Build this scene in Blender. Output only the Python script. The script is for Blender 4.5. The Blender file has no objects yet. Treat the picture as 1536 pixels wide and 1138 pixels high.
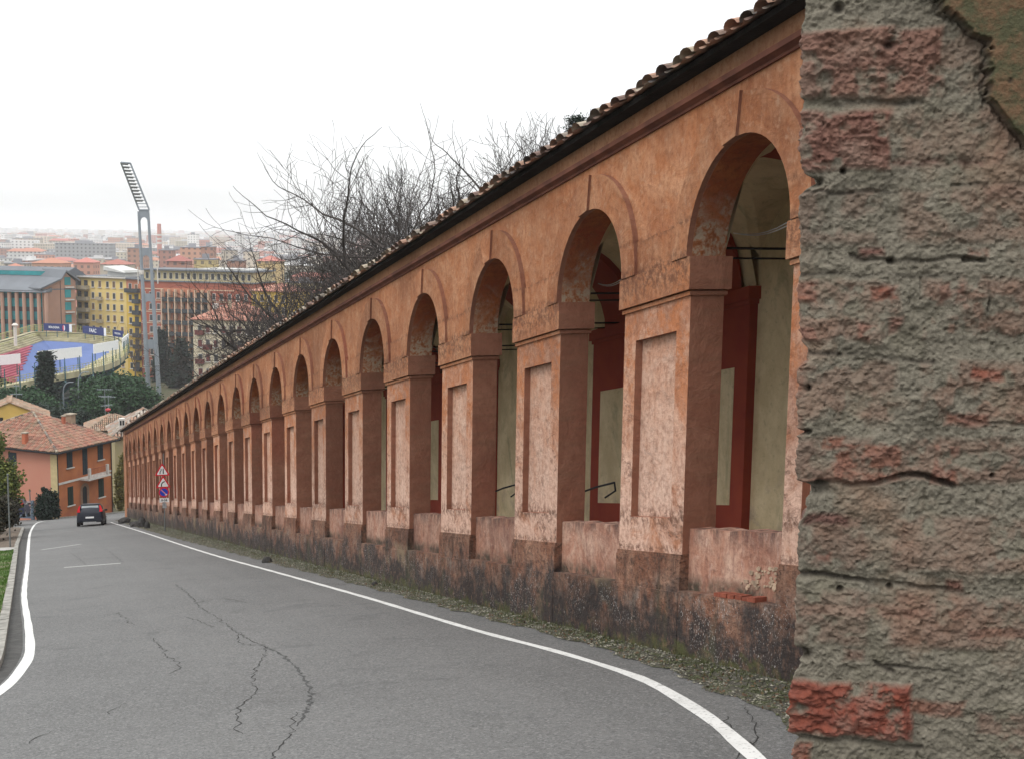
import bpy, math, random
import numpy as np
from mathutils import Vector, Matrix
random.seed(7); RNG = np.random.default_rng(7)
SC = bpy.context.scene
COL = SC.collection
# ------------------------------------------------------------------ camera
F, PITCH, ROLL = 1800.0, 0.122143, 0.015823
cp, sp = math.cos(PITCH), math.sin(PITCH)
FW = np.array([0, cp, -sp]); UPV = np.array([0, sp, cp]); RT = np.array([1.0, 0, 0])
R2 = RT*math.cos(ROLL) + UPV*math.sin(ROLL)
U2 = -RT*math.sin(ROLL) + UPV*math.cos(ROLL)
cam = bpy.data.cameras.new('camera'); camo = bpy.data.objects.new('camera', cam); COL.objects.link(camo)
cam.sensor_width = 36; cam.lens = F/1536*36; cam.clip_start = 0.05; cam.clip_end = 30000
camo.matrix_world = Matrix(((R2[0], U2[0], -FW[0], 0), (R2[1], U2[1], -FW[1], 0), (R2[2], U2[2], -FW[2], 0), (0, 0, 0, 1)))
SC.camera = camo
# ------------------------------------------------------------------ world: overcast sky over a clear one
SUN_EL, SUN_AZ = math.radians(52), math.radians(-125)     # soft light from the left, a little behind the camera
w = bpy.data.worlds.new('World'); SC.world = w; w.use_nodes = True
nt = w.node_tree; nt.nodes.clear()
def wn(t): return nt.nodes.new(t)
out = wn('ShaderNodeOutputWorld')
sky = wn('ShaderNodeTexSky'); sky.sky_type = 'NISHITA'; sky.sun_disc = False
sky.sun_elevation = SUN_EL; sky.sun_rotation = SUN_AZ
bg1 = wn('ShaderNodeBackground'); bg1.inputs[1].default_value = 0.10
nt.links.new(sky.outputs[0], bg1.inputs[0])
tc = wn('ShaderNodeTexCoord'); sep = wn('ShaderNodeSeparateXYZ'); nt.links.new(tc.outputs['Generated'], sep.inputs[0])
mr = wn('ShaderNodeMapRange'); nt.links.new(sep.outputs[2], mr.inputs[0])
mr.inputs[1].default_value = 0.0; mr.inputs[2].default_value = 1.0; mr.inputs[3].default_value = 1.04; mr.inputs[4].default_value = 2.75
mp = wn('ShaderNodeMapping'); mp.inputs['Scale'].default_value = (1.2, 1.2, 7.0); nt.links.new(tc.outputs['Generated'], mp.inputs[0])
no = wn('ShaderNodeTexNoise'); no.inputs['Scale'].default_value = 1.6; no.inputs['Detail'].default_value = 5; nt.links.new(mp.outputs[0], no.inputs['Vector'])
mr2 = wn('ShaderNodeMapRange'); nt.links.new(no.outputs[0], mr2.inputs[0])
mr2.inputs[1].default_value = 0.3; mr2.inputs[2].default_value = 0.7; mr2.inputs[3].default_value = 0.86; mr2.inputs[4].default_value = 1.10
mul = wn('ShaderNodeMath'); mul.operation = 'MULTIPLY'; nt.links.new(mr.outputs[0], mul.inputs[0]); nt.links.new(mr2.outputs[0], mul.inputs[1])
bg2 = wn('ShaderNodeBackground'); bg2.inputs[0].default_value = (0.985, 0.995, 1.0, 1); nt.links.new(mul.outputs[0], bg2.inputs[1])
ms = wn('ShaderNodeMixShader'); ms.inputs[0].default_value = 0.93
nt.links.new(bg1.outputs[0], ms.inputs[1]); nt.links.new(bg2.outputs[0], ms.inputs[2]); nt.links.new(ms.outputs[0], out.inputs[0])
sun = bpy.data.lights.new('sun', 'SUN'); sun.energy = 1.1; sun.angle = math.radians(20); sun.color = (1, 0.97, 0.92)
suno = bpy.data.objects.new('sun', sun); COL.objects.link(suno)
sd = Vector((math.sin(SUN_AZ)*math.cos(SUN_EL), math.cos(SUN_AZ)*math.cos(SUN_EL), math.sin(SUN_EL)))
suno.rotation_euler = sd.to_track_quat('Z', 'Y').to_euler(); suno.location = (-20, -20, 60)
SC.view_settings.view_transform = 'Standard'; SC.view_settings.look = 'None'; SC.view_settings.exposure = 0.0; SC.view_settings.gamma = 1.0
SC.cycles.max_bounces = 6; SC.cycles.volume_bounces = 2; SC.cycles.diffuse_bounces = 4; SC.cycles.transparent_max_bounces = 8
# ------------------------------------------------------------------ pixel <-> world (photo pixels, 1536 wide)
def ray(x, y): return FW + R2*(x-768)/F - U2*(y-569)/F
def at(x, y, dep): return Vector(ray(x, y)*dep)
def onz(x, y, z): r = ray(x, y); return Vector(r*(z/r[2]))
AZ = 0.390760; L = 3.6; G = 0.208774
DD = np.array([-math.sin(AZ), math.cos(AZ), 0]); NN = np.array([math.cos(AZ), math.sin(AZ), 0])
WD, U0, ZT = 2.00805793*L, 3.36982*L, 0.530084*L      # wall distance, first pier, impost level at u = 0
HB = 4.43                                             # impost bottom above the ground at the wall
C0 = ZT - HB                                          # ground z at u = 0
def sm(a, b, t): t = max(0.0, min(1.0, (t-a)/(b-a))); return t*t*(3-2*t)
def gz(x, y):
    u = x*DD[0] + y*DD[1]; v = x*NN[0] + y*NN[1]
    uu = u if u < 150 else 150 + (min(u, 215)-150) - (min(u, 215)-150)**2/130
    z = C0 - G*uu
    if v > 11: z += 0.42*(min(v, 60)-11)*(1-sm(95, 150, u))
    if v < -9 and u > -30: z -= 0.25*(min(-9-v, 60))*(1-sm(80, 190, u))
    if u > 170: z = max(z, -40.0) if u < 215 else -40.0
    if u > 214: z = -40.0
    return z
ZPL = -40.0; HAZE = 0.00019
def ong(x, y, dz=0.0):
    r = ray(x, y); c = C0 + dz
    s = c/(r[2] + G*(r@DD)); return Vector(r*s)       # on the sloping road plane
def uv2w(u, v, dz=0.0):                               # u along the portico, v to the right, on the road plane
    p = DD*u + NN*v; return Vector((p[0], p[1], C0 - G*u + dz))
# ------------------------------------------------------------------ materials
def hexc(r, g, b):
    f = lambda c: (c/255/12.92) if c/255 <= 0.04045 else ((c/255+0.055)/1.055)**2.4
    return (f(r), f(g), f(b), 1)
class NT:
    def __init__(s, name):
        s.m = bpy.data.materials.new(name); s.m.use_nodes = True; s.t = s.m.node_tree
        s.b = s.t.nodes['Principled BSDF']; s.b.inputs['Roughness'].default_value = 0.85
        s.b.inputs['Specular IOR Level'].default_value = 0.25
    def n(s, t): return s.t.nodes.new(t)
    def l(s, a, b): s.t.links.new(a, b)
    def val(s, sock, v):
        if isinstance(v, (int, float)): sock.default_value = v
        elif isinstance(v, tuple): sock.default_value = v if len(v) != 3 or sock.type == 'VECTOR' else v+(1,)
        else: s.l(v, sock)
    def pos(s): return s.n('ShaderNodeNewGeometry').outputs['Position']
    def obj(s): return s.n('ShaderNodeTexCoord').outputs['Object']
    def map(s, vec, scale=(1, 1, 1), rot=(0, 0, 0)):
        m = s.n('ShaderNodeMapping'); s.l(vec, m.inputs[0]); m.inputs['Scale'].default_value = scale; m.inputs['Rotation'].default_value = rot
        return m.outputs[0]
    def noise(s, vec, scale, detail=4, rough=0.55, dist=0):
        m = s.n('ShaderNodeTexNoise'); s.l(vec, m.inputs['Vector']); m.inputs['Scale'].default_value = scale
        m.inputs['Detail'].default_value = detail; m.inputs['Roughness'].default_value = rough; m.inputs['Distortion'].default_value = dist
        return m.outputs[0]
    def voro(s, vec, scale, feat='F1', o=0):
        m = s.n('ShaderNodeTexVoronoi'); s.l(vec, m.inputs['Vector']); m.inputs['Scale'].default_value = scale; m.feature = feat
        return m.outputs[o]
    def rng(s, v, a, b, c=0.0, d=1.0, smooth=False):
        m = s.n('ShaderNodeMapRange'); s.val(m.inputs[0], v)
        if smooth: m.interpolation_type = 'SMOOTHSTEP'
        m.inputs[1].default_value = a; m.inputs[2].default_value = b; m.inputs[3].default_value = c; m.inputs[4].default_value = d
        return m.outputs[0]
    def mix(s, f, a, b, mode='MIX'):
        m = s.n('ShaderNodeMix'); m.data_type = 'RGBA'; m.blend_type = mode
        s.val(m.inputs[0], f); s.val(m.inputs[6], a); s.val(m.inputs[7], b); return m.outputs[2]
    def mth(s, op, a, b=0.0):
        m = s.n('ShaderNodeMath'); m.operation = op; s.val(m.inputs[0], a); s.val(m.inputs[1], b); return m.outputs[0]
    def rand(s, obj=True):
        return s.n('ShaderNodeObjectInfo').outputs['Random'] if obj else s.n('ShaderNodeNewGeometry').outputs['Random Per Island']
    def bump(s, h, strength=0.5, dist=0.02):
        m = s.n('ShaderNodeBump'); s.l(h, m.inputs['Height']); m.inputs['Strength'].default_value = strength; m.inputs['Distance'].default_value = dist
        s.l(m.outputs[0], s.b.inputs['Normal'])
    def col(s, c): s.val(s.b.inputs['Base Color'], c)
    def hgt(s):                                       # height above the sloping foot of the portico
        d = s.n('ShaderNodeVectorMath'); d.operation = 'DOT_PRODUCT'; s.l(s.pos(), d.inputs[0])
        d.inputs[1].default_value = (G*DD[0], G*DD[1], 1); return s.mth('SUBTRACT', d.outputs['Value'], C0)
def plain(name, c, rough=0.8, var=0.12, scale=3.0, metal=0.0, bump=0.0, c2=None, rnd=0.0):
    m = NT(name); p = m.obj(); c = c if len(c) == 4 else c+(1,)
    n = m.noise(p, scale, 5)
    a = tuple(x*(1-var) for x in c[:3])+(1,); b = tuple(min(1, x*(1+var)) for x in c[:3])+(1,)
    if c2: b = c2 if len(c2) == 4 else c2+(1,)
    o = m.mix(m.rng(n, 0.35, 0.65), a, b)
    if rnd: o = m.mix(m.rng(m.rand(), 0, 1, 0, rnd), o, (0, 0, 0, 1))
    m.col(o); m.b.inputs['Roughness'].default_value = rough; m.b.inputs['Metallic'].default_value = metal
    if bump: m.bump(m.noise(p, scale*8, 4), bump, 0.02)
    return m.m
MAT = {}
def plaster(name, kind):
    panel = kind == 'panel'; kind = 'shaft' if panel else kind
    m = NT(name); P = m.pos(); h = m.hgt()
    big = m.noise(P, 0.55, 5, 0.6); mid = m.noise(P, 2.3, 6, 0.65, 0.6); fine = m.noise(P, 14, 5, 0.7); vf = m.noise(P, 55, 3, 0.7)
    streak = m.noise(m.map(P, (7, 7, 0.55)), 1.0, 5, 0.65); diag = m.noise(m.map(P, (6.0, 6.0, 9.5), (0.5, 0.3, 0.4)), 1.0, 6, 0.72, 0.8)
    if kind == 'front': base, pale, dark = (0.365, 0.142, 0.062), (0.46, 0.235, 0.130), (0.175, 0.062, 0.030)
    elif kind == 'shaft': base, pale, dark = (0.43, 0.195, 0.110), (0.57, 0.355, 0.255), (0.185, 0.072, 0.040)
    elif kind == 'side': base, pale, dark = (0.27, 0.115, 0.072), (0.33, 0.155, 0.10), (0.20, 0.08, 0.05)  # darker copy for faces turned from the road, shade partly in the colour
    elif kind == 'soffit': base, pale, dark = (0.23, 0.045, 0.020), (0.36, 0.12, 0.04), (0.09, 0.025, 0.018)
    elif kind == 'parapet': base, pale, dark = (0.37, 0.185, 0.125), (0.49, 0.32, 0.24), (0.12, 0.045, 0.035)
    else: base, pale, dark = (0.215, 0.092, 0.054), (0.33, 0.185, 0.125), (0.045, 0.029, 0.024)
    c = m.mix(m.rng(mid, 0.42, 0.66), base, pale)
    c = m.mix(m.rng(big, 0.47, 0.68, 0, 0.7), c, dark)
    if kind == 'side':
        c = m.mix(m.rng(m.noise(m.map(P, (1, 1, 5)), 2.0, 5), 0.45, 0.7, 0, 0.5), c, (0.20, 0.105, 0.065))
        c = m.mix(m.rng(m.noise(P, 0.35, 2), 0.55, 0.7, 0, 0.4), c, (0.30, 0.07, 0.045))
    if kind == 'front':
        c = m.mix(m.rng(streak, 0.5, 0.72, 0, 0.45), c, (0.47, 0.25, 0.15))
        c = m.mix(m.rng(m.noise(m.map(P, (1, 1, .6)), 1.7, 7, 0.72, 0.5), 0.52, 0.66, 0, 0.55), c, (0.27, 0.115, 0.062))
        c = m.mix(m.rng(m.noise(P, 6.5, 6, 0.75), 0.55, 0.68, 0, 0.5), c, (0.46, 0.30, 0.20))
        c = m.mix(m.rng(diag, 0.56, 0.72, 0, 0.35), c, (0.30, 0.11, 0.05))
    if kind == 'shaft':
        # washed pale lower half with dark flecks, orange wash above
        lo = m.mth('MULTIPLY', m.rng(h, 3.4, 2.0), 1.0)
        c = m.mix(m.mth('MULTIPLY', lo, m.rng(mid, 0.32, 0.5)), c, (0.60, 0.39, 0.30))
        fl = m.mth('MULTIPLY', m.rng(diag, 0.53, 0.62), m.rng(m.noise(P, 1.1, 3), 0.40, 0.56))
        c = m.mix(m.mth('MULTIPLY', fl, m.rng(h, 3.9, 2.6, 0.25, 0.85)), c, (0.13, 0.075, 0.055))
        up = m.mth('MULTIPLY', m.rng(h, 2.6, 3.6), m.rng(m.noise(P, 3.2, 6, 0.7), 0.46, 0.56))
        c = m.mix(m.mth('MULTIPLY', up, 0.75), c, (0.43, 0.15, 0.055))
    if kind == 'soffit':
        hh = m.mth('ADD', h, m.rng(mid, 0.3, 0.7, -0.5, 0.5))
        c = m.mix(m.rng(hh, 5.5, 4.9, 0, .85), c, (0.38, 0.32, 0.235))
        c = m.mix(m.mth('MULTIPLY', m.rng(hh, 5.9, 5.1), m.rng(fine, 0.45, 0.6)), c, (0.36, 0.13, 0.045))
    if kind in ('parapet', 'base'):
        c = m.mix(m.mth('MULTIPLY', m.rng(m.noise(m.map(P, (3.5, 3.5, 0.9)), 1.2, 6, 0.7), 0.5, 0.66), 0.75 if kind == 'base' else 0.6), c, dark)
        c = m.mix(m.rng(m.noise(m.map(P, (9, 9, 1.6)), 1.3, 5, .7), 0.6, 0.72, 0, 0.15 if kind == 'base' else 0.5), c, (0.60, 0.46, 0.40))
    if kind == 'parapet':
        c = m.mix(m.mth('MULTIPLY', m.rng(h, 1.36, 1.58), m.rng(m.noise(m.map(P, (6, 6, 1.5)), 1.2, 5, 0.7), 0.42, 0.6)), c, (0.10, 0.06, 0.05))
        c = m.mix(m.mth('MULTIPLY', m.rng(h, 1.05, 0.9), m.rng(mid, 0.35, 0.55)), c, (0.06, 0.05, 0.035))
    if kind == 'base':
        c = m.mix(m.rng(diag, 0.52, 0.66, 0, 0.7), c, (0.060, 0.036, 0.028))
        gs = m.mth('MULTIPLY', m.rng(m.noise(m.map(P, (2.6, 2.6, 1.3)), 1.5, 7, 0.75), 0.50, 0.6), m.rng(h, 1.1, 0.7))
        c = m.mix(m.mth('MULTIPLY', gs, 0.55), c, (0.27, 0.235, 0.205))
        c = m.mix(m.rng(m.noise(m.map(P, (9, 9, 11)), 1.0, 6, 0.75, 1.0), 0.54, 0.62, 0, 0.75), c, (0.045, 0.026, 0.02))
        c = m.mix(m.mth('MULTIPLY', m.rng(m.noise(P, 0.8, 4, 0.6), 0.6, 0.64), m.rng(h, 1.0, 0.8)), c, m.mix(m.rng(fine, 0.4, 0.6), (0.17, 0.12, 0.075), (0.27, 0.20, 0.13)))
        hh = m.mth('ADD', h, m.rng(m.noise(P, 1.3, 5, 0.65), 0.3, 0.7, -0.55, 0.55))
        c = m.mix(m.rng(hh, 0.85, 0.42, 0, 0.93), c, (0.030, 0.027, 0.027))
        spk = m.mth('MULTIPLY', m.rng(m.noise(m.map(P, (34, 34, 20)), 1.6, 3, 0.6), 0.60, 0.66), m.rng(m.noise(P, 1.9, 3), 0.45, 0.6))
        c = m.mix(m.mth('MULTIPLY', spk, m.rng(h, 1.0, 0.7, 0.0, 0.85)), c, (0.58, 0.55, 0.52))
        hg = m.mth('ADD', h, m.rng(m.noise(P, 2.7, 5, 0.7), 0.3, 0.7, -0.28, 0.28))
        c = m.mix(m.rng(hg, 0.16, 0.0, 0, 0.85), c, (0.075, 0.080, 0.028))
        grn = m.mth('MULTIPLY', m.rng(m.noise(m.map(P, (1.4, 1.4, 0.25)), 1.2, 3), 0.58, 0.7), m.rng(h, 1.1, 0.5))
        c = m.mix(m.mth('MULTIPLY', grn, 0.4), c, (0.11, 0.115, 0.06))
    if kind == 'front': c = m.mix(m.rng(h, HB+2.19, HB+2.24, 0, 0.4), c, (0.40, 0.25, 0.165))
    if panel: c = m.mix(m.mth('MULTIPLY', m.rng(m.noise(P, 1.4, 6, .7), .3, .6), .6), c, (0.62, 0.435, 0.345))
    # soot and damp: narrow dark lines where ledges are
    if kind in ('front', 'shaft'):
        for z0, wd, st in ((HB+0.37, 0.16, 0.75), (HB+0.79, 0.06, 0.6), (HB-2.72, 0.16, 0.85), (HB-3.12, 0.07, 0.75), (HB+0.2, 0.26, 0.7)):
            d = m.mth('ABSOLUTE', m.mth('SUBTRACT', h, z0)); k = m.mth('MULTIPLY', m.rng(d, wd, 0.0), m.rng(fine, 0.42, 0.58))
            if kind == 'front' and z0 < HB: continue
            c = m.mix(m.mth('MULTIPLY', k, st), c, (0.07, 0.04, 0.03))
    c = m.mix(m.rng(fine, 0.46, 0.66, 0, 0.5), c, dark); c = m.mix(m.rng(m.noise(m.map(P, (1.6, 1.6, 1)), 7, 6, 0.75), 0.52, 0.68, 0, 0.4), c, pale)
    c = m.mix(m.rng(m.noise(m.map(P, (14, 14, 2.2)), 1.0, 5, 0.7), 0.54, 0.70, 0, 0.35), c, dark)
    r = m.rng(m.rand(), 0, 1, 0.80, 1.08)
    hsv = m.n('ShaderNodeHueSaturation'); m.l(r, hsv.inputs['Value']); m.l(c, hsv.inputs['Color'])
    m.col(hsv.outputs[0]); m.b.inputs['Roughness'].default_value = 0.92
    hb = m.mth('ADD', m.mth('MULTIPLY', mid, 2.0), m.mth('ADD', m.mth('MULTIPLY', fine, 0.5), m.mth('MULTIPLY', vf, 0.18)))
    if kind == 'base': hb = m.mth('ADD', hb, m.mth('MULTIPLY', diag, 1.4))
    m.bump(hb, {'base': 0.9, 'parapet': 0.6, 'shaft': 0.7}.get(kind, 0.6), 0.035)
    return m.m
for k in ('front', 'panel', 'shaft', 'side', 'soffit', 'parapet', 'base'): MAT[k] = plaster('plaster_'+k, k)
MAT['cream_'] = plain('cream_plaster', (0.56, 0.445, 0.27), 0.9, 0.12, 1.6, c2=(0.68, 0.56, 0.36), bump=0.2)
m = NT('cream_plaster'); P = m.pos(); h = m.hgt(); c = m.mix(m.rng(m.noise(P, 1.6, 6, .65), .4, .62), (.52, .415, .25), (.66, .545, .35)); c = m.mix(m.rng(m.noise(m.map(P, (1, 1, .5)), 1.3, 7, .72, .8), .54, .68, 0, .6), c, (.25, .235, .14)); c = m.mix(m.mth('MULTIPLY', m.rng(h, 2.6, 1.2), m.rng(m.noise(P, 2.2, 6, .7), .5, .62)), c, (.42, .33, .24)); c = m.mix(m.rng(m.noise(P, 9, 5, .75), .56, .7, 0, .4), c, (.2, .17, .11)); m.col(c); m.bump(m.noise(P, 6, 6, .7), .5, .02); MAT['cream'] = m.m
MAT['redpil'] = plain('red_plaster', (0.36, 0.070, 0.038), 0.9, 0.2, 2.5, c2=(0.24, 0.042, 0.028))
MAT['iron'] = plain('iron', (0.012, 0.012, 0.014), 0.6)
MAT['eave'] = plain('eave_wood', (0.016, 0.013, 0.012), 0.9, .5, 4, bump=.6)
MAT['floor'] = plain('corridor_floor', (0.28, 0.25, 0.22), 0.9)
def tiles(name, cols):
    m = NT(name); r = m.rand(False); cr = m.n('ShaderNodeValToRGB'); m.l(r, cr.inputs[0]); cr.color_ramp.interpolation = 'CONSTANT'
    el = cr.color_ramp.elements
    while len(el) < len(cols): el.new(0.5)
    for i, c in enumerate(cols): el[i].position = i/len(cols); el[i].color = c+(1,)
    n = m.noise(m.pos(), 9, 5, 0.7); c = m.mix(m.rng(n, 0.45, 0.7, 0, 0.65), cr.outputs[0], (0.16, 0.13, 0.10))
    c = m.mix(m.rng(m.noise(m.pos(), 0.8, 4), 0.5, 0.7, 0, 0.5), c, (0.20, 0.17, 0.11))
    m.col(c); m.bump(m.noise(m.pos(), 30, 3), 0.4, 0.01); m.b.inputs['Roughness'].default_value = 0.95
    return m.m
MAT['tile'] = tiles('old_tiles', [(0.30, 0.18, 0.13), (0.20, 0.14, 0.115), (0.36, 0.21, 0.15), (0.22, 0.19, 0.165), (0.33, 0.28, 0.22), (0.15, 0.10, 0.085), (0.10, 0.09, 0.085)])
MAT['tilered'] = tiles('red_tiles', [(0.34, 0.145, 0.10), (0.40, 0.20, 0.14), (0.27, 0.12, 0.09), (0.38, 0.22, 0.155), (0.31, 0.17, 0.125), (0.26, 0.17, 0.12)])
MAT['tilebrown'] = tiles('brown_tiles', [(0.34, 0.24, 0.17), (0.42, 0.25, 0.17), (0.28, 0.19, 0.14), (0.38, 0.30, 0.23)])
MAT['tilestone'] = tiles('grey_tiles', [(0.34, 0.30, 0.26), (0.44, 0.39, 0.34), (0.36, 0.22, 0.16), (0.28, 0.24, 0.21)])
# ------------------------------------------------------------------ mesh builder
class MB:
    def __init__(s, T=None): s.v = []; s.f = []; s.mi = []; s.T = T; s.cur = 0
    def V(s, p):
        s.v.append(tuple(s.T(*p)) if s.T else tuple(p)); return len(s.v)-1
    def face(s, idx): s.f.append(tuple(idx)); s.mi.append(s.cur)
    def poly(s, pts): s.face([s.V(p) for p in pts])
    def box(s, x0, x1, y0, y1, z0, z1):
        i = [s.V(p) for p in ((x0, y0, z0), (x1, y0, z0), (x1, y1, z0), (x0, y1, z0), (x0, y0, z1), (x1, y0, z1), (x1, y1, z1), (x0, y1, z1))]
        for q in ((0, 3, 2, 1), (4, 5, 6, 7), (0, 1, 5, 4), (1, 2, 6, 5), (2, 3, 7, 6), (3, 0, 4, 7)): s.face([i[k] for k in q])
    def prism(s, pts, a, b, axis=1):                  # outline pts (x,z) extruded along y from a to b
        n = len(pts); mk = (lambda p, t: (p[0], t, p[1])) if axis == 1 else ((lambda p, t: (t, p[0], p[1])) if axis == 0 else (lambda p, t: (p[0], p[1], t)))
        A = [s.V(mk(p, a)) for p in pts]; B = [s.V(mk(p, b)) for p in pts]
        s.face(A); s.face(B[::-1])
        for k in range(n): s.face([A[k], B[k], B[(k+1) % n], A[(k+1) % n]])
    def tube(s, pts, rad, n=6, cap=True):
        pts = [Vector(p) for p in pts]; m = len(pts); rad = rad if isinstance(rad, (list, tuple)) else [rad]*m
        rings = []; ref = None
        for k in range(m):
            d = (pts[min(k+1, m-1)]-pts[max(k-1, 0)]); d = d.normalized() if d.length > 1e-9 else Vector((0, 0, 1))
            if ref is None: ref = Vector((1, 0, 0)) if abs(d.x) < 0.8 else Vector((0, 1, 0))
            a = d.cross(ref).normalized(); b = d.cross(a); ref = b.cross(d) if False else ref
            rings.append([s.V(pts[k]+(a*math.cos(2*math.pi*j/n)+b*math.sin(2*math.pi*j/n))*rad[k]) for j in range(n)])
        for k in range(m-1):
            for j in range(n): s.face([rings[k][j], rings[k][(j+1) % n], rings[k+1][(j+1) % n], rings[k+1][j]])
        if cap and n > 2: s.face(rings[0][::-1]); s.face(rings[-1])
    def lathe(s, prof, c=(0, 0, 0), n=16):
        rings = [[s.V((c[0]+r*math.cos(2*math.pi*j/n), c[1]+r*math.sin(2*math.pi*j/n), c[2]+z)) for j in range(n)] for r, z in prof]
        for k in range(len(prof)-1):
            for j in range(n): s.face([rings[k][j], rings[k][(j+1) % n], rings[k+1][(j+1) % n], rings[k+1][j]])
        s.face(rings[0][::-1]); s.face(rings[-1])
    def mesh(s, name, mats):
        me = bpy.data.meshes.new(name); me.from_pydata(s.v, [], s.f)
        for m in (mats if isinstance(mats, (list, tuple)) else [mats]): me.materials.append(m)
        if any(s.mi): me.polygons.foreach_set('material_index', s.mi)
        me.validate(); me.update(); return me
    def build(s, name, mats, parent=None, smooth=False, loc=None):
        me = s.mesh(name, mats)
        if smooth: me.polygons.foreach_set('use_smooth', [True]*len(me.polygons))
        return put(name, me, parent, loc)
def put(name, me, parent=None, loc=None, rz=None):
    o = bpy.data.objects.new(name, me); COL.objects.link(o)
    if parent is not None: o.parent = parent
    if loc is not None: o.location = loc
    if rz is not None: o.rotation_euler = (0, 0, rz)
    return o
def tag(o, label=None, cat=None, group=None, kind=None):
    if label: o['label'] = label
    if cat: o['category'] = cat
    if group: o['group'] = group
    if kind: o['kind'] = kind
    return o
def thing(name, loc, rz, label, cat, group=None):
    o = bpy.data.objects.new(name, None); COL.objects.link(o); o.location = loc; o.rotation_euler = (0, 0, rz); o.empty_display_size = 0.3
    return tag(o, label, cat, group)
def copy_tree(o, parent=None):
    c = o.copy(); COL.objects.link(c)
    if parent is not None: c.parent = parent
    for ch in [k for k in KIDS.get(o.name, [])]: copy_tree(ch, c)
    return c
KIDS = {}
def kids(root):
    for o in list(COL.objects):
        if o.parent: KIDS.setdefault(o.parent.name, []).append(o)
def tile_rows(mb, O, ex, ey, ez, W, H, inside=None, pu=0.21, pl=0.36, r=0.085, jit=0.012, seg=4, under=False):
    """barrel tiles on a slope: O eave corner, ex along the eave, ey up the slope, ez normal"""
    nu, nl = int(W/pu), int(math.ceil(H/pl)); O = Vector(O); ex = Vector(ex); ey = Vector(ey); ez = Vector(ez)
    for j in range(nl):
        for i in range(nu):
            a, b = (i+0.5)*pu, j*pl
            if inside and not inside(a, b+pl*0.5): continue
            a += random.uniform(-jit, jit); b2 = b+random.uniform(-jit*2, jit*2); lift = random.uniform(0, jit); rr = r*random.uniform(0.92, 1.12); tw = random.uniform(-0.05, 0.05)
            R0, R1 = [], []
            for k in range(seg+1):
                t = math.pi*k/seg; c, s_ = math.cos(t)*rr, math.sin(t)*rr
                fl_ = .62 if under else 1.0
                R0.append(mb.V(O+ex*(a+c)+ey*(b2-0.03)+ez*(s_*1.05*fl_+0.03+lift)))
                R1.append(mb.V(O+ex*(a+tw*pl+c*0.82)+ey*(b2+pl*1.1)+ez*(s_*0.85*fl_+0.005)))
            for k in range(seg): mb.face([R0[k], R0[k+1], R1[k+1], R1[k]])
            if not under: mb.face(R0[::-1])
            elif j == 0:
                U0_, U1_ = [], []
                for k in range(seg+1):
                    t = math.pi*k/seg; c, s_ = math.cos(t)*rr, math.sin(t)*rr*.32
                    U0_.append(mb.V(O+ex*(a+pu/2+c)+ey*(b2-0.05-lift)+ez*(-s_+0.040))); U1_.append(mb.V(O+ex*(a+pu/2+c)+ey*(b2+pl)+ez*(-s_+0.05)))
                for k in range(seg): mb.face([U0_[k], U0_[k+1], U1_[k+1], U1_[k]])
# ================================================================== GROUND
def grid_mesh(name, us, vs, zf, mat):
    mb = MB(); idx = [[mb.V((*(DD*u+NN*v)[:2], zf(u, v))) for v in vs] for u in us]
    for i in range(len(us)-1):
        for j in range(len(vs)-1): mb.face([idx[i][j], idx[i][j+1], idx[i+1][j+1], idx[i+1][j]])
    return mb.build(name, mat)
m = NT('hill_ground'); P = m.pos(); n = m.noise(P, 0.25, 6, 0.65); n2 = m.noise(P, 2.5, 5)
c = m.mix(m.rng(n, 0.4, 0.6), (0.055, 0.065, 0.028), (0.10, 0.082, 0.05)); c = m.mix(m.rng(n2, 0.45, 0.65, 0, 0.6), c, (0.05, 0.04, 0.028)); m.col(c); m.bump(n2, 0.6, 0.1); MAT['ground'] = m.m
us = [-60, -30, -15]+list(np.arange(0, 240, 6))+[260, 400, 800, 1500, 3000, 6000, 12000]
vs = [-9000, -3000, -1200, -500, -250, -130, -69, -45, -25, -15, -9, -5, 0, 5, 11, 17, 24, 32, 45, 60, 110, 300, 900, 2500, 9000]
gr = grid_mesh('ground', us, vs, lambda u, v: gz(*(DD*u+NN*v)[:2])-0.03, MAT['ground']); tag(gr, kind='structure')
# asphalt
m = NT('asphalt'); P = m.pos(); f = m.noise(P, 120, 2, 0.8); n = m.noise(P, 0.35, 5, 0.6); n3 = m.noise(P, 3, 5, 0.6); vv = m.voro(P, 95)
c = m.mix(m.rng(n, 0.35, 0.65), (0.086, 0.086, 0.085), (0.118, 0.118, 0.116)); c = m.mix(m.rng(n3, 0.5, 0.75, 0, 0.35), c, (0.085, 0.086, 0.080))
c = m.mix(m.rng(n3, 0.42, 0.30, 0, 0.4), c, (0.125, 0.125, 0.122)); c = m.mix(m.rng(m.noise(P, 38, 3, 0.8), 0.5, 0.72, 0, 0.6), c, (0.16, 0.16, 0.155)); c = m.mix(m.rng(f, 0.50, 0.70, 0, 0.9), c, (0.25, 0.248, 0.24)); c = m.mix(m.rng(vv, 0.05, 0.25, 0.5, 0.0), c, (0.035, 0.035, 0.036))
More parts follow.
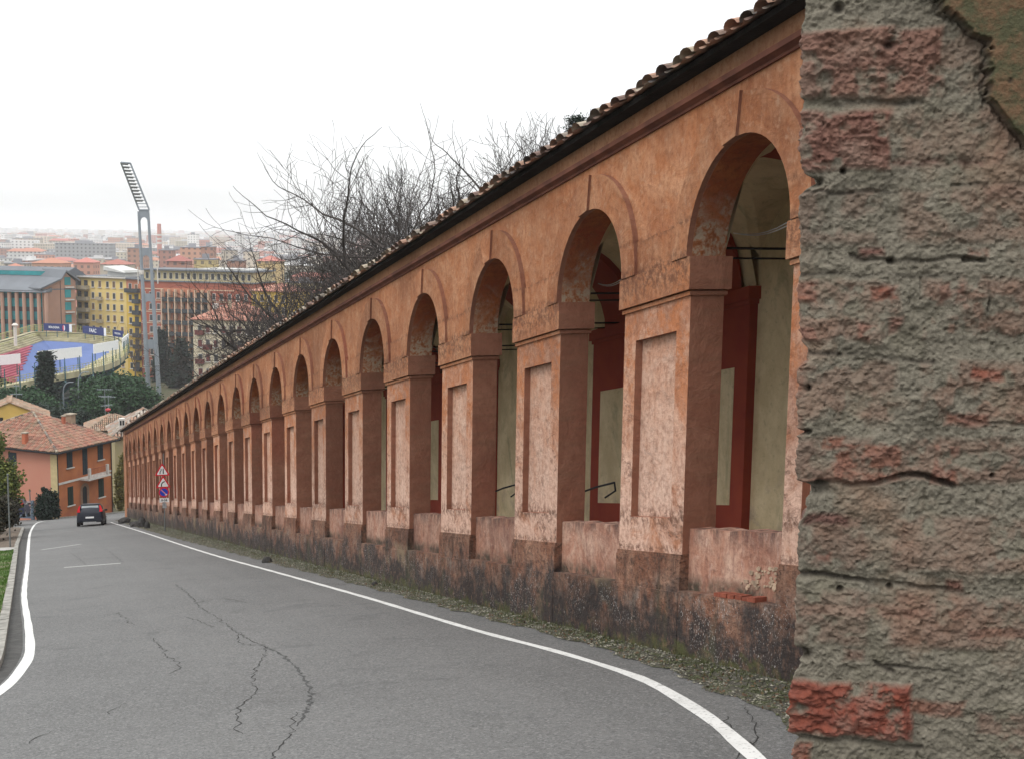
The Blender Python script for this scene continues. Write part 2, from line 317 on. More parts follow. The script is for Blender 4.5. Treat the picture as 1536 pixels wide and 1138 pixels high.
lon = m.noise(m.map(m.map(P, (1, 1, 1), (0, 0, -AZ)), (1.1, 0.05, 0.05)), 1.0, 4, 0.6); c = m.mix(m.rng(lon, 0.48, 0.68, 0, 0.35), c, (0.15, 0.148, 0.145)); vc = m.n('ShaderNodeTexVoronoi'); m.l(P, vc.inputs['Vector']); vc.inputs['Scale'].default_value = 45; sx_ = m.n('ShaderNodeSeparateColor'); m.l(vc.outputs['Color'], sx_.inputs[0]); c = m.mix(m.rng(sx_.outputs[0], 0.72, 1.0, 0, 0.55), c, (0.25, 0.25, 0.245)); c = m.mix(m.rng(sx_.outputs[1], 0.7, 1.0, 0, 0.5), c, (0.04, 0.04, 0.042)); c = m.mix(m.rng(m.noise(P, 16, 4, 0.8), 0.56, 0.7, 0, 0.5), c, (0.055, 0.056, 0.057)); c = m.mix(m.rng(m.noise(P, 0.9, 6, 0.7, 1.0), 0.58, 0.66, 0, 0.4), c, (0.07, 0.071, 0.072))
m.col(c); m.bump(m.mth('ADD', f, m.mth('MULTIPLY', vv, 0.6)), 0.55, 0.006); m.b.inputs['Roughness'].default_value = 0.8; MAT['asphalt'] = m.m
def w2uv(p): a = np.array(p); return float(a@DD), float(a@NN)
def pxuv(L_): return [w2uv(ong(x, y)) for x, y in L_]
def crv(pts, u):
    pts = sorted(pts)
    return float(np.interp(u, [p[0] for p in pts], [p[1] for p in pts]))
KERB = pxuv([(0, 1004), (6, 987.5), (12.7, 942.5), (17.4, 909), (23, 866.6), (27.3, 827), (28, 819), (36.6, 792)])
kmin, kmax = min(KERB)[0], max(KERB)[0]
def kerb_v(u):
    if u < kmin: return crv(KERB, kmin) - (kmin-u)**1.5*0.32
    if u > kmax: return crv(KERB, kmax) - (u-kmax)*0.28
    return crv(KERB, u)
VRG = pxuv([(1230, 1120), (1180, 1080), (1100, 1044), (1037, 1018), (925, 978), (829, 951), (725, 925), (600, 892), (542, 877), (417, 846), (328, 823), (273, 809), (219, 794), (193, 786)])
def verge_v(u): return min(WD-0.1, crv(VRG, u)+0.05*math.sin(u*2.9)+0.035*math.sin(u*7.3)+0.02*math.sin(u*17)) if u < 92 else WD
mb = MB(); ul = list(np.arange(-12, 118, 0.5)); rows = []
for u in ul:
    a = kerb_v(u); b = verge_v(u)+0.12
    if u > 93: b = WD+min(30, (u-93)*4)
    rows.append([mb.V(uv2w(u, a+(b-a)*t/6, 0.0)) for t in range(7)])
for i in range(len(rows)-1):
    for j in range(6): mb.face([rows[i][j], rows[i][j+1], rows[i+1][j+1], rows[i+1][j]])
tag(mb.build('road', MAT['asphalt']), kind='structure')
# painted lines, cracks
def paintmat(name, c, wear):
    m = NT(name); P = m.pos(); a = m.mth('MAXIMUM', m.rng(m.noise(P, 25, 5, 0.7), 0.5+wear, 0.62+wear, 0, 0.9), m.rng(m.noise(P, 5, 6, 0.75), 0.58+wear*.5, 0.66+wear*.5, 0, 0.8)); c2 = m.mix(a, c, (0.13, 0.13, 0.125)); c2 = m.mix(m.rng(m.noise(P, 3, 4), 0.45, 0.7, 0, 0.35), c2, (0.35, 0.35, 0.33)); m.col(c2); return m.m
MAT['paint'] = paintmat('road_paint', (0.62, 0.62, 0.60), 0.06); MAT['oldpaint'] = paintmat('worn_road_paint', (0.40, 0.40, 0.385), 0.0)
def strip(mb, P, wd, dz=0.005, cap=None):
    out = []
    for k, (u, v) in enumerate(P):
        a = P[max(k-1, 0)]; b = P[min(k+1, len(P)-1)]; t = np.array([b[0]-a[0], b[1]-a[1]]); t = t/(np.linalg.norm(t)+1e-9); nrm = np.array([-t[1], t[0]])
        h = (wd[k] if isinstance(wd, list) else wd)/2; out.append((mb.V(uv2w(u+nrm[0]*h, v+nrm[1]*h, dz)), mb.V(uv2w(u-nrm[0]*h, v-nrm[1]*h, dz))))
    for k in range(len(out)-1): mb.face([out[k][0], out[k][1], out[k+1][1], out[k+1][0]])
def resample(P, step):
    P = [np.array(p, float) for p in P]; o = []
    # catmull-rom
    for i in range(len(P)-1):
        p0, p1, p2, p3 = P[max(i-1, 0)], P[i], P[i+1], P[min(i+2, len(P)-1)]; n = max(2, int(np.linalg.norm(p2-p1)/step))
        for k in range(n):
            t = k/n; o.append(tuple(0.5*((2*p1)+(-p0+p2)*t+(2*p0-5*p1+4*p2-p3)*t*t+(-p0+3*p1-3*p2+p3)*t**3)))
    return o+[tuple(P[-1])]
left = pxuv([(-40, 1062), (8, 1030), (32, 1003), (44.7, 977), (42.8, 940), (37.2, 904.5), (36.3, 889), (38, 869), (41.2, 844), (42.2, 824), (45.5, 798), (53, 785.5), (62, 781.5), (75, 779.8), (92, 778.3)])
mb = MB(); pts = resample(left, 0.35); strip(mb, pts, [0.125+0.008*math.sin(i*0.9)+0.05*max(0, 1-i/26) for i in range(len(pts))]); tag(mb.build('edge_line', MAT['paint']), 'white painted line along the kerb side of the road, winding to the left', 'road marking')
right = pxuv([(150, 771.5), (186, 767)]) 
mb = MB(); strip(mb, resample(right, 1.0), 0.12); tag(mb.build('edge_line', MAT['paint']), 'short far white line on the road bending past the orange house', 'road marking')
right = pxuv([(166.5, 782.6), (172, 784.6), (190, 790), (219, 799), (273.5, 817), (328, 834), (417, 858.5), (542, 893.5), (640, 923), (725, 948), (829, 975), (912.5, 1000), (975, 1023), (1037.5, 1059), (1079, 1088), (1104, 1110), (1133, 1136), (1160, 1165)])
mb = MB(); pts = resample(right, 0.35); strip(mb, pts, [0.115+0.012*math.sin(i*1.3)+(0.035 if i > len(pts)-14 else 0) for i in range(len(pts))]); tag(mb.build('edge_line', MAT['paint']), 'long white painted line running down the road beside the gravel verge', 'road marking')
for (a, b, wd, lb) in (((96, 850.5), (181, 844), 0.32, 'nearer faded white bar painted across the lane'), ((62, 824), (122, 815.3), 0.22, 'farther faded white bar painted across the lane, close to the car')):
    mb = MB(); strip(mb, resample(pxuv([a, b]), 0.5), wd); tag(mb.build('stop_bar', MAT['oldpaint']), lb, 'road marking')
MAT['crack'] = plain('crack_tar', (0.032, 0.031, 0.030), 0.95)
CR = [[(263, 876), (285, 892), (300, 910), (325, 925), (350, 943), (372, 958), (396, 968)], [(357, 950), (359, 962), (372, 966), (396, 969), (393, 985), (385, 1003), (381, 1020), (384, 1040), (368, 1052), (356, 1075), (362, 1085), (352, 1092), (366, 1100)],
      [(225, 955), (232, 962), (245, 975), (246, 982), (262, 988), (272, 1000), (266, 1005), (250, 1010)], [(42, 1115), (62, 1102), (78, 1096)], [(160, 1070), (188, 1055)], [(175, 918), (200, 936)], [(408, 1138), (428, 1110), (440, 1085), (446, 1068)],
      [(105, 828), (120, 838), (128, 846)], [(164, 826), (183, 842)], [(27, 905), (62, 905)], [(28, 1034), (60, 1035)] if False else [(31, 856), (62, 855)], [(1085, 1075), (1100, 1095), (1112, 1120)], [(1120, 1060), (1132, 1085), (1140, 1105), (1125, 1120)], [(1128, 1112), (1110, 1128), (1105, 1140)], [(280, 925), (310, 935), (318, 940)], [(60, 1145), (85, 1150)]]
mb = MB()
for c_ in CR:
    p = resample(pxuv(c_), 0.10); p = [(u+random.gauss(0, 0.022), v+random.gauss(0, 0.022)) for u, v in p]; strip(mb, p, [random.uniform(0.004, 0.020) for _ in p], 0.003)
tag(mb.build('road_crack', MAT['crack']), kind='structure')
MAT['scar'] = plain('worn_asphalt', (0.078, 0.078, 0.077), 0.95, 0.3, 20, bump=.6); mb = MB()
for c_ in ([(396, 969), (420, 980), (445, 1000), (462, 1025), (467, 1048), (458, 1070), (444, 1090)], [(290, 905), (330, 897), (370, 903)], [(450, 868), (480, 874), (520, 876)]):
    p = resample(pxuv(c_), 0.08); strip(mb, [(u+random.gauss(0, .02), v+random.gauss(0, .02)) for u, v in p], [random.uniform(.005, .05) for _ in p], 0.0035)
tag(mb.build('road_scar', MAT['scar']), kind='structure')
# darker, older asphalt: the band beside the kerb, and the curved patch in front
MAT['oldasphalt'] = plain('old_asphalt', (0.062, 0.061, 0.058), 0.9, 0.25, 6, bump=0.6)
mb = MB(); rr = []
for u in np.arange(-4, 88, 1.0):
    a = kerb_v(u); b = crv(left, u)-0.10
    if b-a < 0.1: b = a+0.1
    rr.append((mb.V(uv2w(u, a, 0.003)), mb.V(uv2w(u, b, 0.003))))
for k in range(len(rr)-1): mb.face([rr[k][0], rr[k][1], rr[k+1][1], rr[k+1][0]])
tag(mb.build('road_gutter', MAT['oldasphalt']), kind='structure')
# kerb stones
MAT['kerb'] = plain('kerb_stone', (0.25, 0.24, 0.215), 0.9, 0.3, 5, bump=0.5)
mb = MB(); u = -2.0
while u < kmax+1:
    ln = random.uniform(0.8, 1.1); a0, a1 = kerb_v(u), kerb_v(u+ln-0.02); h = 0.10+random.uniform(-0.012, 0.012); wk = 0.17
    pts = [(u, a0), (u+ln-0.02, a1), (u+ln-0.02, a1-wk), (u, a0-wk)]
    B = [mb.V(uv2w(p[0], p[1], -0.05)) for p in pts]; T = [mb.V(uv2w(p[0], p[1]-0.004, h)) for p in pts]
    mb.face(T); [mb.face([B[k], B[(k+1) % 4], T[(k+1) % 4], T[k]]) for k in range(4)]; u += ln
tag(mb.build('kerb', MAT['kerb']), kind='structure')
# grass bank left of the kerb, with a crossing path
def bank(name, ua, ub, mat, dz=0.08, wv=14):
    mb = MB(); rw = []
    for u in np.linspace(ua, ub, int((ub-ua)/0.6)+2):
        rw.append([mb.V(uv2w(u, kerb_v(u)-0.17-t, dz+0.05*math.sin(t*2+u))-Vector((0, 0, 0.03*t))) for t in (0, 0.3, 0.8, 1.6, 3, 5, 8, wv)])
    for i in range(len(rw)-1):
        for j in range(7): mb.face([rw[i][j+1], rw[i][j], rw[i+1][j], rw[i+1][j+1]])
    return mb.build(name, mat)
m = NT('grass_soil'); P = m.pos(); c = m.mix(m.rng(m.noise(P, 1.2, 5), 0.45, 0.62), (0.060, 0.115, 0.018), (0.17, 0.16, 0.09)); m.col(m.mix(m.rng(m.noise(P, 30, 3), 0.4, 0.7, 0, 0.5), c, (0.03, 0.05, 0.012))); m.bump(m.noise(P, 40, 3), 1, 0.03); MAT['grass'] = m.m
up = w2uv(ong(24, 824))[0]
tag(bank('lawn', -4, up-0.6, MAT['grass']), kind='structure')
MAT['path'] = plain('concrete_path', (0.33, 0.32, 0.30), 0.9, 0.15, 3)
tag(bank('path', up-0.6, up+0.9, MAT['path'], 0.10), kind='structure')
MAT['earth'] = plain('bare_earth', (0.11, 0.085, 0.065), 0.95, 0.3, 4, bump=0.6)
tag(bank('earth_bank', up+0.9, kmax+4, MAT['earth'], 0.07, 10), kind='structure')
def blades(name, fn, n, mat, h0, h1, wd=0.012):
    mb = MB()
    for _ in range(n):
        p = fn(); h = random.uniform(h0, h1); a = random.uniform(0, 6.28); d = Vector((math.cos(a), math.sin(a), 0))*wd; t = Vector((random.gauss(0, .3), random.gauss(0, .3), 1))*h
        mb.poly([p-d, p+d, p+t*0.6+d*0.6, p+t])
    return mb.build(name, mat)
def leafmat(name, a, b, s=3.0):
    m = NT(name); P = m.pos(); c = m.mix(m.rng(m.rand(False), 0, 1), a, b); c = m.mix(m.rng(m.noise(P, s, 4), 0.4, 0.65, 0, 0.55), c, tuple(x*0.5 for x in a[:3])); m.col(c); m.b.inputs['Roughness'].default_value = 0.7; return m.m
MAT['blade'] = leafmat('grass_blade', (0.05, 0.12, 0.015), (0.10, 0.17, 0.03))
def lawnpt():
    u = random.uniform(-2, up-0.8) if random.random() < 0.5 else random.uniform(8, up-0.8); t = random.random()**1.5*5+0.02
    return uv2w(u, kerb_v(u)-0.17-t, 0.07+0.05*math.sin(t*2+u)-0.03*t)
tag(blades('grass', lawnpt, 26000, MAT['blade'], 0.03, 0.09), 'short green grass on the bank left of the kerb', 'grass', kind='stuff')
# verge: gravel strip with pebbles and moss
m = NT('verge_soil'); P = m.pos(); c = m.mix(m.rng(m.noise(P, 2, 6, 0.7), 0.4, 0.62), (0.060, 0.054, 0.042), (0.115, 0.108, 0.088)); c = m.mix(m.rng(m.noise(P, 5, 5, 0.7), 0.5, 0.6, 0, 0.85), c, (0.05, 0.065, 0.02)); c = m.mix(m.rng(m.noise(P, 60, 3), 0.58, 0.68, 0, 0.7), c, (0.28, 0.265, 0.22)); m.col(c); m.bump(m.noise(P, 45, 5, 0.7), 1.0, 0.03); MAT['verge'] = m.m
mb = MB(); rw = []
for u in np.arange(-2, 96, 0.25):
    a0 = verge_v(u)-0.02
    rw.append([mb.V(uv2w(u, a0+(WD+0.1-a0)*t, 0.006+0.05*t*t+random.uniform(0, 0.012)*(t > 0))) for t in (0, .15, .3, .45, .6, .75, .9, 1)])
for i in range(len(rw)-1):
    for j in range(7): mb.face([rw[i][j], rw[i][j+1], rw[i+1][j+1], rw[i+1][j]])
tag(mb.build('verge', MAT['verge']), kind='structure')
def pebbles(n, mat, s0, s1, name, fn):
    mb = MB()
    base = [(1, 0, 0), (0, 1, 0), (-1, 0, 0), (0, -1, 0), (0.1, 0.1, 0.8), (0.5, 0.6, 0.3), (-0.6, 0.5, 0.35), (-0.5, -0.6, 0.3), (0.6, -0.5, 0.35)]
    for _ in range(n):
        c, s_ = fn(); s_ = s_*random.uniform(s0, s1); a = random.uniform(0, 6.28); sx = random.uniform(0.7, 1.4)
        q = [mb.V((c.x+s_*(x*math.cos(a)*sx-y*math.sin(a)), c.y+s_*(x*math.sin(a)*sx+y*math.cos(a)), c.z+s_*z*random.uniform(0.6, 1)-0.2*s_)) for x, y, z in base]
        for t in ((0, 5, 8), (5, 4, 8), (0, 1, 5), (1, 6, 5), (5, 6, 4), (1, 2, 6), (2, 7, 6), (6, 7, 4), (2, 3, 7), (3, 8, 7), (7, 8, 4), (3, 0, 8)): mb.face([q[k] for k in t])
    return mb.build(name, mat)
m = NT('pebble'); c = m.mix(m.rng(m.rand(False), 0, 1), (0.05, 0.047, 0.038), (0.33, 0.31, 0.25)); m.col(m.mix(m.rng(m.noise(m.pos(), 6, 4), 0.42, 0.58, 0, 0.85), c, (0.055, 0.062, 0.024))); MAT['pebble'] = m.m
def vp():
    u = 5+random.random()**1.6*85; t = random.random(); v0 = verge_v(u)-0.05; return uv2w(u, v0+(WD-v0-.03)*t, 0.015+0.04*t), 1.0
tag(pebbles(19000, MAT['pebble'], 0.005, 0.019, 'gravel', vp), 'loose pale pebbles on the mossy verge at the foot of the portico', 'gravel', kind='stuff')
MAT['moss'] = leafmat('moss_blade', (0.045, 0.058, 0.016), (0.095, 0.10, 0.036))
def mossy():
    u = 5+random.random()**1.5*80; t = random.random()**0.5
    if math.sin(u*0.9)+math.sin(u*2.3+1) < -0.3 and random.random() < 0.7: t = 1.0
    v0 = verge_v(u)+.03; return uv2w(u, v0+(WD-.03-v0)*t+random.uniform(-.03, .02), 0.035)
tag(blades('weeds', mossy, 8000, MAT['moss'], 0.015, 0.075, 0.006), 'low weeds and moss growing between the pebbles of the verge', 'weeds', kind='stuff')
MAT['leaf'] = leafmat('dead_leaf', (0.05, 0.03, 0.018), (0.16, 0.10, 0.055), 8)
mb = MB()
for _ in range(2600):
    u = 6+random.random()**1.5*70; v0 = verge_v(u)-.12; p = uv2w(u, v0+(WD-.03-v0)*random.random(), .045); a = Vector((random.gauss(0, 1), random.gauss(0, 1), random.gauss(0, .35))).normalized()*random.uniform(.012, .03); b = a.cross(Vector((random.gauss(0, .3), random.gauss(0, .3), 1))).normalized()*a.length*.55; mb.poly([p-a, p+b, p+a, p-b])
tag(mb.build('leaf_litter', MAT['leaf']), 'brown dead leaves caught in the gravel verge', 'leaf litter', kind='stuff')
MAT['rock'] = plain('dark_stone', (0.045, 0.042, 0.04), 0.95, 0.4, 6, bump=0.8)
def rock(name, x, y, s_, label, grp=None, tall=1.0):
    p = ong(x, y); mb = MB(); n = 9
    for j, (rr, z) in enumerate(((0.9, -0.2), (1.0, 0.25), (0.92, 0.6), (0.6, 0.92), (0.15, 1.05))):
        pass
    prof = [(0.95, -0.3), (1.0, 0.25), (0.9, 0.6), (0.6, 0.92), (0.12, 1.05)]; rings = []
    for rr, z in prof: rings.append([mb.V((rr*s_*math.cos(6.283*j/n)*random.uniform(.82, 1.15), rr*s_*math.sin(6.283*j/n)*random.uniform(.82, 1.15), z*s_*tall*random.uniform(.93, 1.07))) for j in range(n)])
    for k in range(4):
        for j in range(n): mb.face([rings[k][j], rings[k][(j+1) % n], rings[k+1][(j+1) % n], rings[k+1][j]])
    mb.face(rings[-1]); o = mb.build(name, MAT['rock']); o.location = p; return tag(o, label, 'stone', grp)
rock('boulder', 187, 784, 0.42, 'large dark boulder against the far left end of the portico', tall=0.9)
rock('boulder', 198.5, 786, 0.24, 'smallest boulder, tucked between two bigger ones at the far end of the portico', tall=0.8)
rock('boulder', 204, 789, 0.34, 'low dark boulder right of the small one near the end of the portico', tall=0.9)
rock('guard_stone', 213, 790, 0.27, 'upright dark guard stone, tallest of the stones near the end of the portico', tall=2.1)
rock('guard_stone', 221, 792, 0.16, 'slim grey guard stone, nearest of the row to the road signs', tall=2.6)
rock('boulder', 401, 843, 0.15, 'small black stone alone on the verge beside the white line', tall=1.1)
rock('boulder', 562, 878, 0.07, 'tiny black stone close to the foot of the portico', tall=1.3)
# ================================================================== PORTICO (local: x down the hill, y towards the road, z up, sheared with the slope)
NP0, NP1 = -3, 22
p0 = DD*U0 + NN*WD
port = thing('portico', (p0[0], p0[1], ZT-G*U0-HB), math.pi/2+AZ, 'long orange arcaded portico stepping down the hill beside the road', 'portico')
PT = lambda u, v, h: (u, -v, h+HB-G*u)                # v positive into the corridor
PW = 0.449*L; OW = L-PW; TH = 0.45; AC = PW+OW/2      # pier width, opening width, wall thickness, arch centre
SPR, RISE = 0.37, 1.095
def at_bay(o, n): o.location = (n*L, 0, -G*n*L); return o
# --- pier shaft with recessed front panel
def shaft_mesh():
    mb = MB(PT); x0, x1 = 0, PW; z0, z1 = -3.16, -0.075; a0, a1 = 0.30, 1.31; b0, b1 = -2.72, -0.45; d = 0.10
    mb.poly([(x0, 0, z0), (x0, 0, z1), (a0, 0, z1), (a0, 0, z0)]); mb.poly([(a1, 0, z0), (a1, 0, z1), (x1, 0, z1), (x1, 0, z0)])
    mb.poly([(a0, 0, b1), (a0, 0, z1), (a1, 0, z1), (a1, 0, b1)]); mb.poly([(a0, 0, z0), (a0, 0, b0), (a1, 0, b0), (a1, 0, z0)])
    mb.cur = 2; mb.poly([(a0, d, b0), (a0, d, b1), (a1, d, b1), (a1, d, b0)])
    mb.cur = 1
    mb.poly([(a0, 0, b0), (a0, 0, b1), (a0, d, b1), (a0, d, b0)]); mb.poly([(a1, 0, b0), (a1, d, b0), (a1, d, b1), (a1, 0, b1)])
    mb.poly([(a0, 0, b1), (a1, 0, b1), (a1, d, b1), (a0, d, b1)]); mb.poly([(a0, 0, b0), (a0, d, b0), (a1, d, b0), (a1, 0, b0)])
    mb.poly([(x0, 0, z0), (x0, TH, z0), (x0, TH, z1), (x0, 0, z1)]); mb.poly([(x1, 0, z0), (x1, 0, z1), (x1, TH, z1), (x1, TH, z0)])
    mb.poly([(x0, TH, z0), (x1, TH, z0), (x1, TH, z1), (x0, TH, z1)])
    return mb.mesh('pier', [MAT['shaft'], MAT['side'], MAT['panel']])
def ring(mb, x0, x1, y0, y1, z0, z1, e=0.0):
    mb.box(x0-e, x1+e, y0-e, y1+e, z0, z1)
def impost_mesh():
    mb = MB(PT); ring(mb, 0, PW, 0, TH, -0.075, -0.030, 0.030); ring(mb, 0.012, PW-0.012, 0.012, TH-0.012, -0.030, -0.012, 0); 
    ring(mb, 0, PW, 0, TH, -0.012, SPR, 0.062)
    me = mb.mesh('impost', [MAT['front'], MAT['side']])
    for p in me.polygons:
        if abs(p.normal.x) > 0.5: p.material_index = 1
    return me
def plinth_mesh():
    mb = MB(PT); ring(mb, -0.01, PW+0.01, -0.035, TH, -3.62, -3.21, 0.0); ring(mb, -0.005, PW+0.005, -0.02, TH, -3.21, -3.16, 0)
    ring(mb, -0.012, PW+0.012, -0.052, TH, -4.9, -3.62, 0)
    return mb.mesh('plinth', MAT['base'])
def parapet_mesh():
    mb = MB(PT); e = 0.008; N = 10; xs = [PW+e+(OW-2*e)*k/N for k in range(N+1)]
    top = [-2.85+0.012*math.sin(k*1.9) for k in range(N+1)]; 
    for k in range(N):
        a, b = xs[k], xs[k+1]
        mb.poly([(a, 0.09, -3.62), (a, 0.09, top[k]), (b, 0.09, top[k+1]), (b, 0.09, -3.62)]); mb.poly([(a, 0.09, top[k]), (a, 0.38, top[k]), (b, 0.38, top[k+1]), (b, 0.09, top[k+1])])
        mb.poly([(a, 0.38, -3.62), (b, 0.38, -3.62), (b, 0.38, top[k+1]), (a, 0.38, top[k])])
    for k in (0, N): mb.poly([(xs[k], 0.09, -3.62), (xs[k], 0.09, top[k]), (xs[k], 0.38, top[k]), (xs[k], 0.38, -3.62)])
    return mb.mesh('parapet', MAT['parapet'])
def basewall_mesh():
    mb = MB(PT); mb.box(PW-0.01, L+0.01, -0.045, TH, -4.9, -3.60); return mb.mesh('base_wall', MAT['base'])
def ell(a, b, t): return (AC+a*math.cos(t), SPR+0.005+b*math.sin(t))
NA = 28
def arcade_mesh():
    """wall of one bay above the imposts, u from 0 to L, opening over PW..L"""
    mb = MB(PT); top = 2.50; arc = [ell(OW/2, RISE, math.pi*(1-k/NA)) for k in range(NA+1)]
    for v, flip in ((0, 0), (TH, 1)):
        def q(pts): mb.poly([(x, v, z) for x, z in (pts if not flip else pts[::-1])])
        q([(0, SPR), (0, top), (PW, top), (PW, SPR)])
        for k in range(NA):
            (xa, za), (xb, zb) = arc[k], arc[k+1]; q([(xa, za), (xa, top), (xb, top), (xb, zb)])
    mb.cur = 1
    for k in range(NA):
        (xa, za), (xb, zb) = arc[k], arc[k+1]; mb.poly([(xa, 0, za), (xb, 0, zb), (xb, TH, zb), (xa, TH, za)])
    mb.cur = 0; mb.poly([(0, 0, top), (0, TH, top), (L, TH, top), (L, 0, top)])
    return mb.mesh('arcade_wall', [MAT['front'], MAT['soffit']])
def archivolt_mesh():
    mb = MB(PT); e = 0.075; A, B = 1.345, 1.54; t0 = 0.0
    pin = [ell(OW/2+0.004, RISE+0.004, math.pi*(1-k/NA)) for k in range(NA+1)]; pout = [ell(A, B, math.pi*(1-k/NA)) for k in range(NA+1)]
    for k in range(NA):
        a, b, c, d = pin[k], pout[k], pout[k+1], pin[k+1]
        mb.cur = 0; mb.poly([(a[0], -e, a[1]), (b[0], -e, b[1]), (c[0], -e, c[1]), (d[0], -e, d[1])])
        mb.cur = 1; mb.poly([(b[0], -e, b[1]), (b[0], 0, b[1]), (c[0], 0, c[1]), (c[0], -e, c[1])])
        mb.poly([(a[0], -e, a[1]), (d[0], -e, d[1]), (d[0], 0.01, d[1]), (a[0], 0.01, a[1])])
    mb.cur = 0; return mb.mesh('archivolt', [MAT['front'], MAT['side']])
def keystone_mesh():
    mb = MB(PT); e = 0.112; x1 = AC+0.012; z0 = SPR+RISE+0.003; pts = [(AC-0.012, z0), (AC-0.012, 1.925), (AC+0.34, 1.87), (AC+0.22, z0-0.02)]
    # broad flat voussoir, its uphill side casts the thin line at the crown
    pts = [(AC+0.0, z0), (AC-0.05, 1.93), (AC+0.42, 1.83), (AC+0.26, z0-0.035)]
    mb.cur = 0; mb.poly([(p[0], -e, p[1]) for p in pts]); mb.cur = 1
    for k in range(4): a, b = pts[k], pts[(k+1) % 4]; mb.poly([(a[0], -e, a[1]), (a[0], -0.07, a[1]), (b[0], -0.07, b[1]), (b[0], -e, b[1])])
    mb.cur = 0; return mb.mesh('keystone', [MAT['front'], MAT['side']])
def block_mesh():
    mb = MB(PT); a, b = 0.325, 1.285; pts = [(a, SPR+0.003), (a, 0.80), (0.5, 0.785), (0.8, 0.80), (1.1, 0.778), (b, 0.79), (b, SPR+0.003)]
    mb.prism([(p[0], p[1]) for p in pts], -0.03, 0.002); return mb.mesh('spandrel_block', MAT['front'])
def string_mesh():
    mb = MB(PT); prof = [(0, 2.07), (-0.03, 2.07), (-0.035, 2.10), (-0.08, 2.125), (-0.105, 2.135), (-0.105, 2.195), (-0.01, 2.215), (0, 2.215)]
    for k in range(len(prof)-1):
        (a, z), (b, y) = prof[k], prof[k+1]; mb.poly([(0, a, z), (L, a, z), (L, b, y), (0, b, y)])
    m_ = MAT['string']; return mb.mesh('string_course', m_)
m = NT('string_brown'); P = m.pos(); m.col(m.mix(m.rng(m.noise(P, 3, 5), 0.4, 0.6), (0.105, 0.040, 0.028), (0.17, 0.065, 0.042))); MAT['string'] = m.m  # dark brown on every face of the string course
def pilaster_mesh():
    mb = MB(PT); v0, v1 = 3.20, 3.36; a, b = 0.0, 0.5*L; mb.cur = 0
    mb.box(a, b, v0, v1, -3.9, 0.40); mb.box(a-0.07, b+0.07, v0-0.07, v1, 0.40, 0.60); mb.box(a-0.03, b+0.03, v0-0.03, v1, 0.33, 0.40)
    mb.cur = 1; mb.box(0.36, 1.44, v0-0.004, v0+0.01, -2.83, -0.62)
    return mb.mesh('pilaster', [MAT['redpil'], MAT['cream']])
def backwall_mesh():
    mb = MB(PT); mb.box(0, L, 3.35, 3.75, -4.9, 2.5); return mb.mesh('back_wall', MAT['cream'])
def vault_mesh():
    mb = MB(PT); nu, nv = 16, 14; V0, V1 = TH+0.002, 3.35; vc = (V0+V1)/2; rv = (V1-V0)/2
    def hz(u, v):
        h1 = 1.62*math.sqrt(max(0, 1-((v-vc)/rv)**2)); r = OW/2+0.12; t = (u-AC)/r
        h2 = 1.32*math.sqrt(max(0, 1-t*t)) if abs(t) < 1 else 0
        return 0.45+max(h1*0.96, h2*1.04)
    us_ = [L*0+k*L/nu for k in range(nu+1)]; vs_ = [V0+(V1-V0)*k/nv for k in range(nv+1)]
    g = [[mb.V((u, v, hz(u, v))) for v in vs_] for u in us_]
    for i in range(nu):
        for j in range(nv): mb.face([g[i][j], g[i][j+1], g[i+1][j+1], g[i+1][j]])
    return mb.mesh('vault', MAT['cream'])
def rib_mesh():
    mb = MB(PT); V0, V1 = TH, 3.22; vc = (V0+V1)/2; rv = (V1-V0)/2; a, b = 0.28, 1.34; n = 16
    P_ = [(vc+rv*math.cos(math.pi*k/n), 0.5+1.42*math.sin(math.pi*k/n)) for k in range(n+1)]; Q = [(vc+rv*math.cos(math.pi*k/n), 0.62+1.55*math.sin(math.pi*k/n)) for k in range(n+1)]
    for k in range(n):
        mb.poly([(a, P_[k][0], P_[k][1]), (b, P_[k][0], P_[k][1]), (b, P_[k+1][0], P_[k+1][1]), (a, P_[k+1][0], P_[k+1][1])])
        for x in (a, b): mb.poly([(x, P_[k][0], P_[k][1]), (x, P_[k+1][0], P_[k+1][1]), (x, Q[k+1][0], Q[k+1][1]), (x, Q[k][0], Q[k][1])])
    return mb.mesh('vault_rib', MAT['redpil'])
def rod_mesh():
    mb = MB(PT); mb.tube([(0.75, TH-0.1, 0.62), (0.75, 3.3, 0.62)], 0.016, 6); mb.tube([(1.2, TH-0.1, 0.58), (1.2, 3.3, 0.58)], 0.013, 6); return mb.mesh('tie_rod', MAT['iron'])
meshes = dict(shaft=shaft_mesh(), impost=impost_mesh(), plinth=plinth_mesh(), parapet=parapet_mesh(), base=basewall_mesh(), arc=arcade_mesh(), avolt=archivolt_mesh(), key=keystone_mesh(), block=block_mesh(), string=string_mesh(), pil=pilaster_mesh(), rib=rib_mesh(), rod=rod_mesh())
vm, bm_ = vault_mesh(), backwall_mesh()
for n in range(NP0, NP1+1):
    p = at_bay(put('pier', meshes['shaft'], port), n)
    for k in ('impost', 'plinth'): put(k, meshes[k], p)
    a = at_bay(put('parapet', meshes['parapet'], port), n); at_bay(put('base_wall', meshes['base'], port), n)
    w_ = at_bay(put('arcade_wall', meshes['arc'], port), n)
    for k, nm in (('avolt', 'archivolt'), ('key', 'keystone'), ('block', 'spandrel_block')): put(nm, meshes[k], w_)
    at_bay(put('string_course', meshes['string'], port), n)
    at_bay(put('back_wall', bm_, port), n); v_ = at_bay(put('vault', vm, port), n); at_bay(put('pilaster', meshes['pil'], port), n)
    put('vault_rib', meshes['rib'], v_)
    if n < 9: at_bay(put('tie_rod', meshes['rod'], port), n)
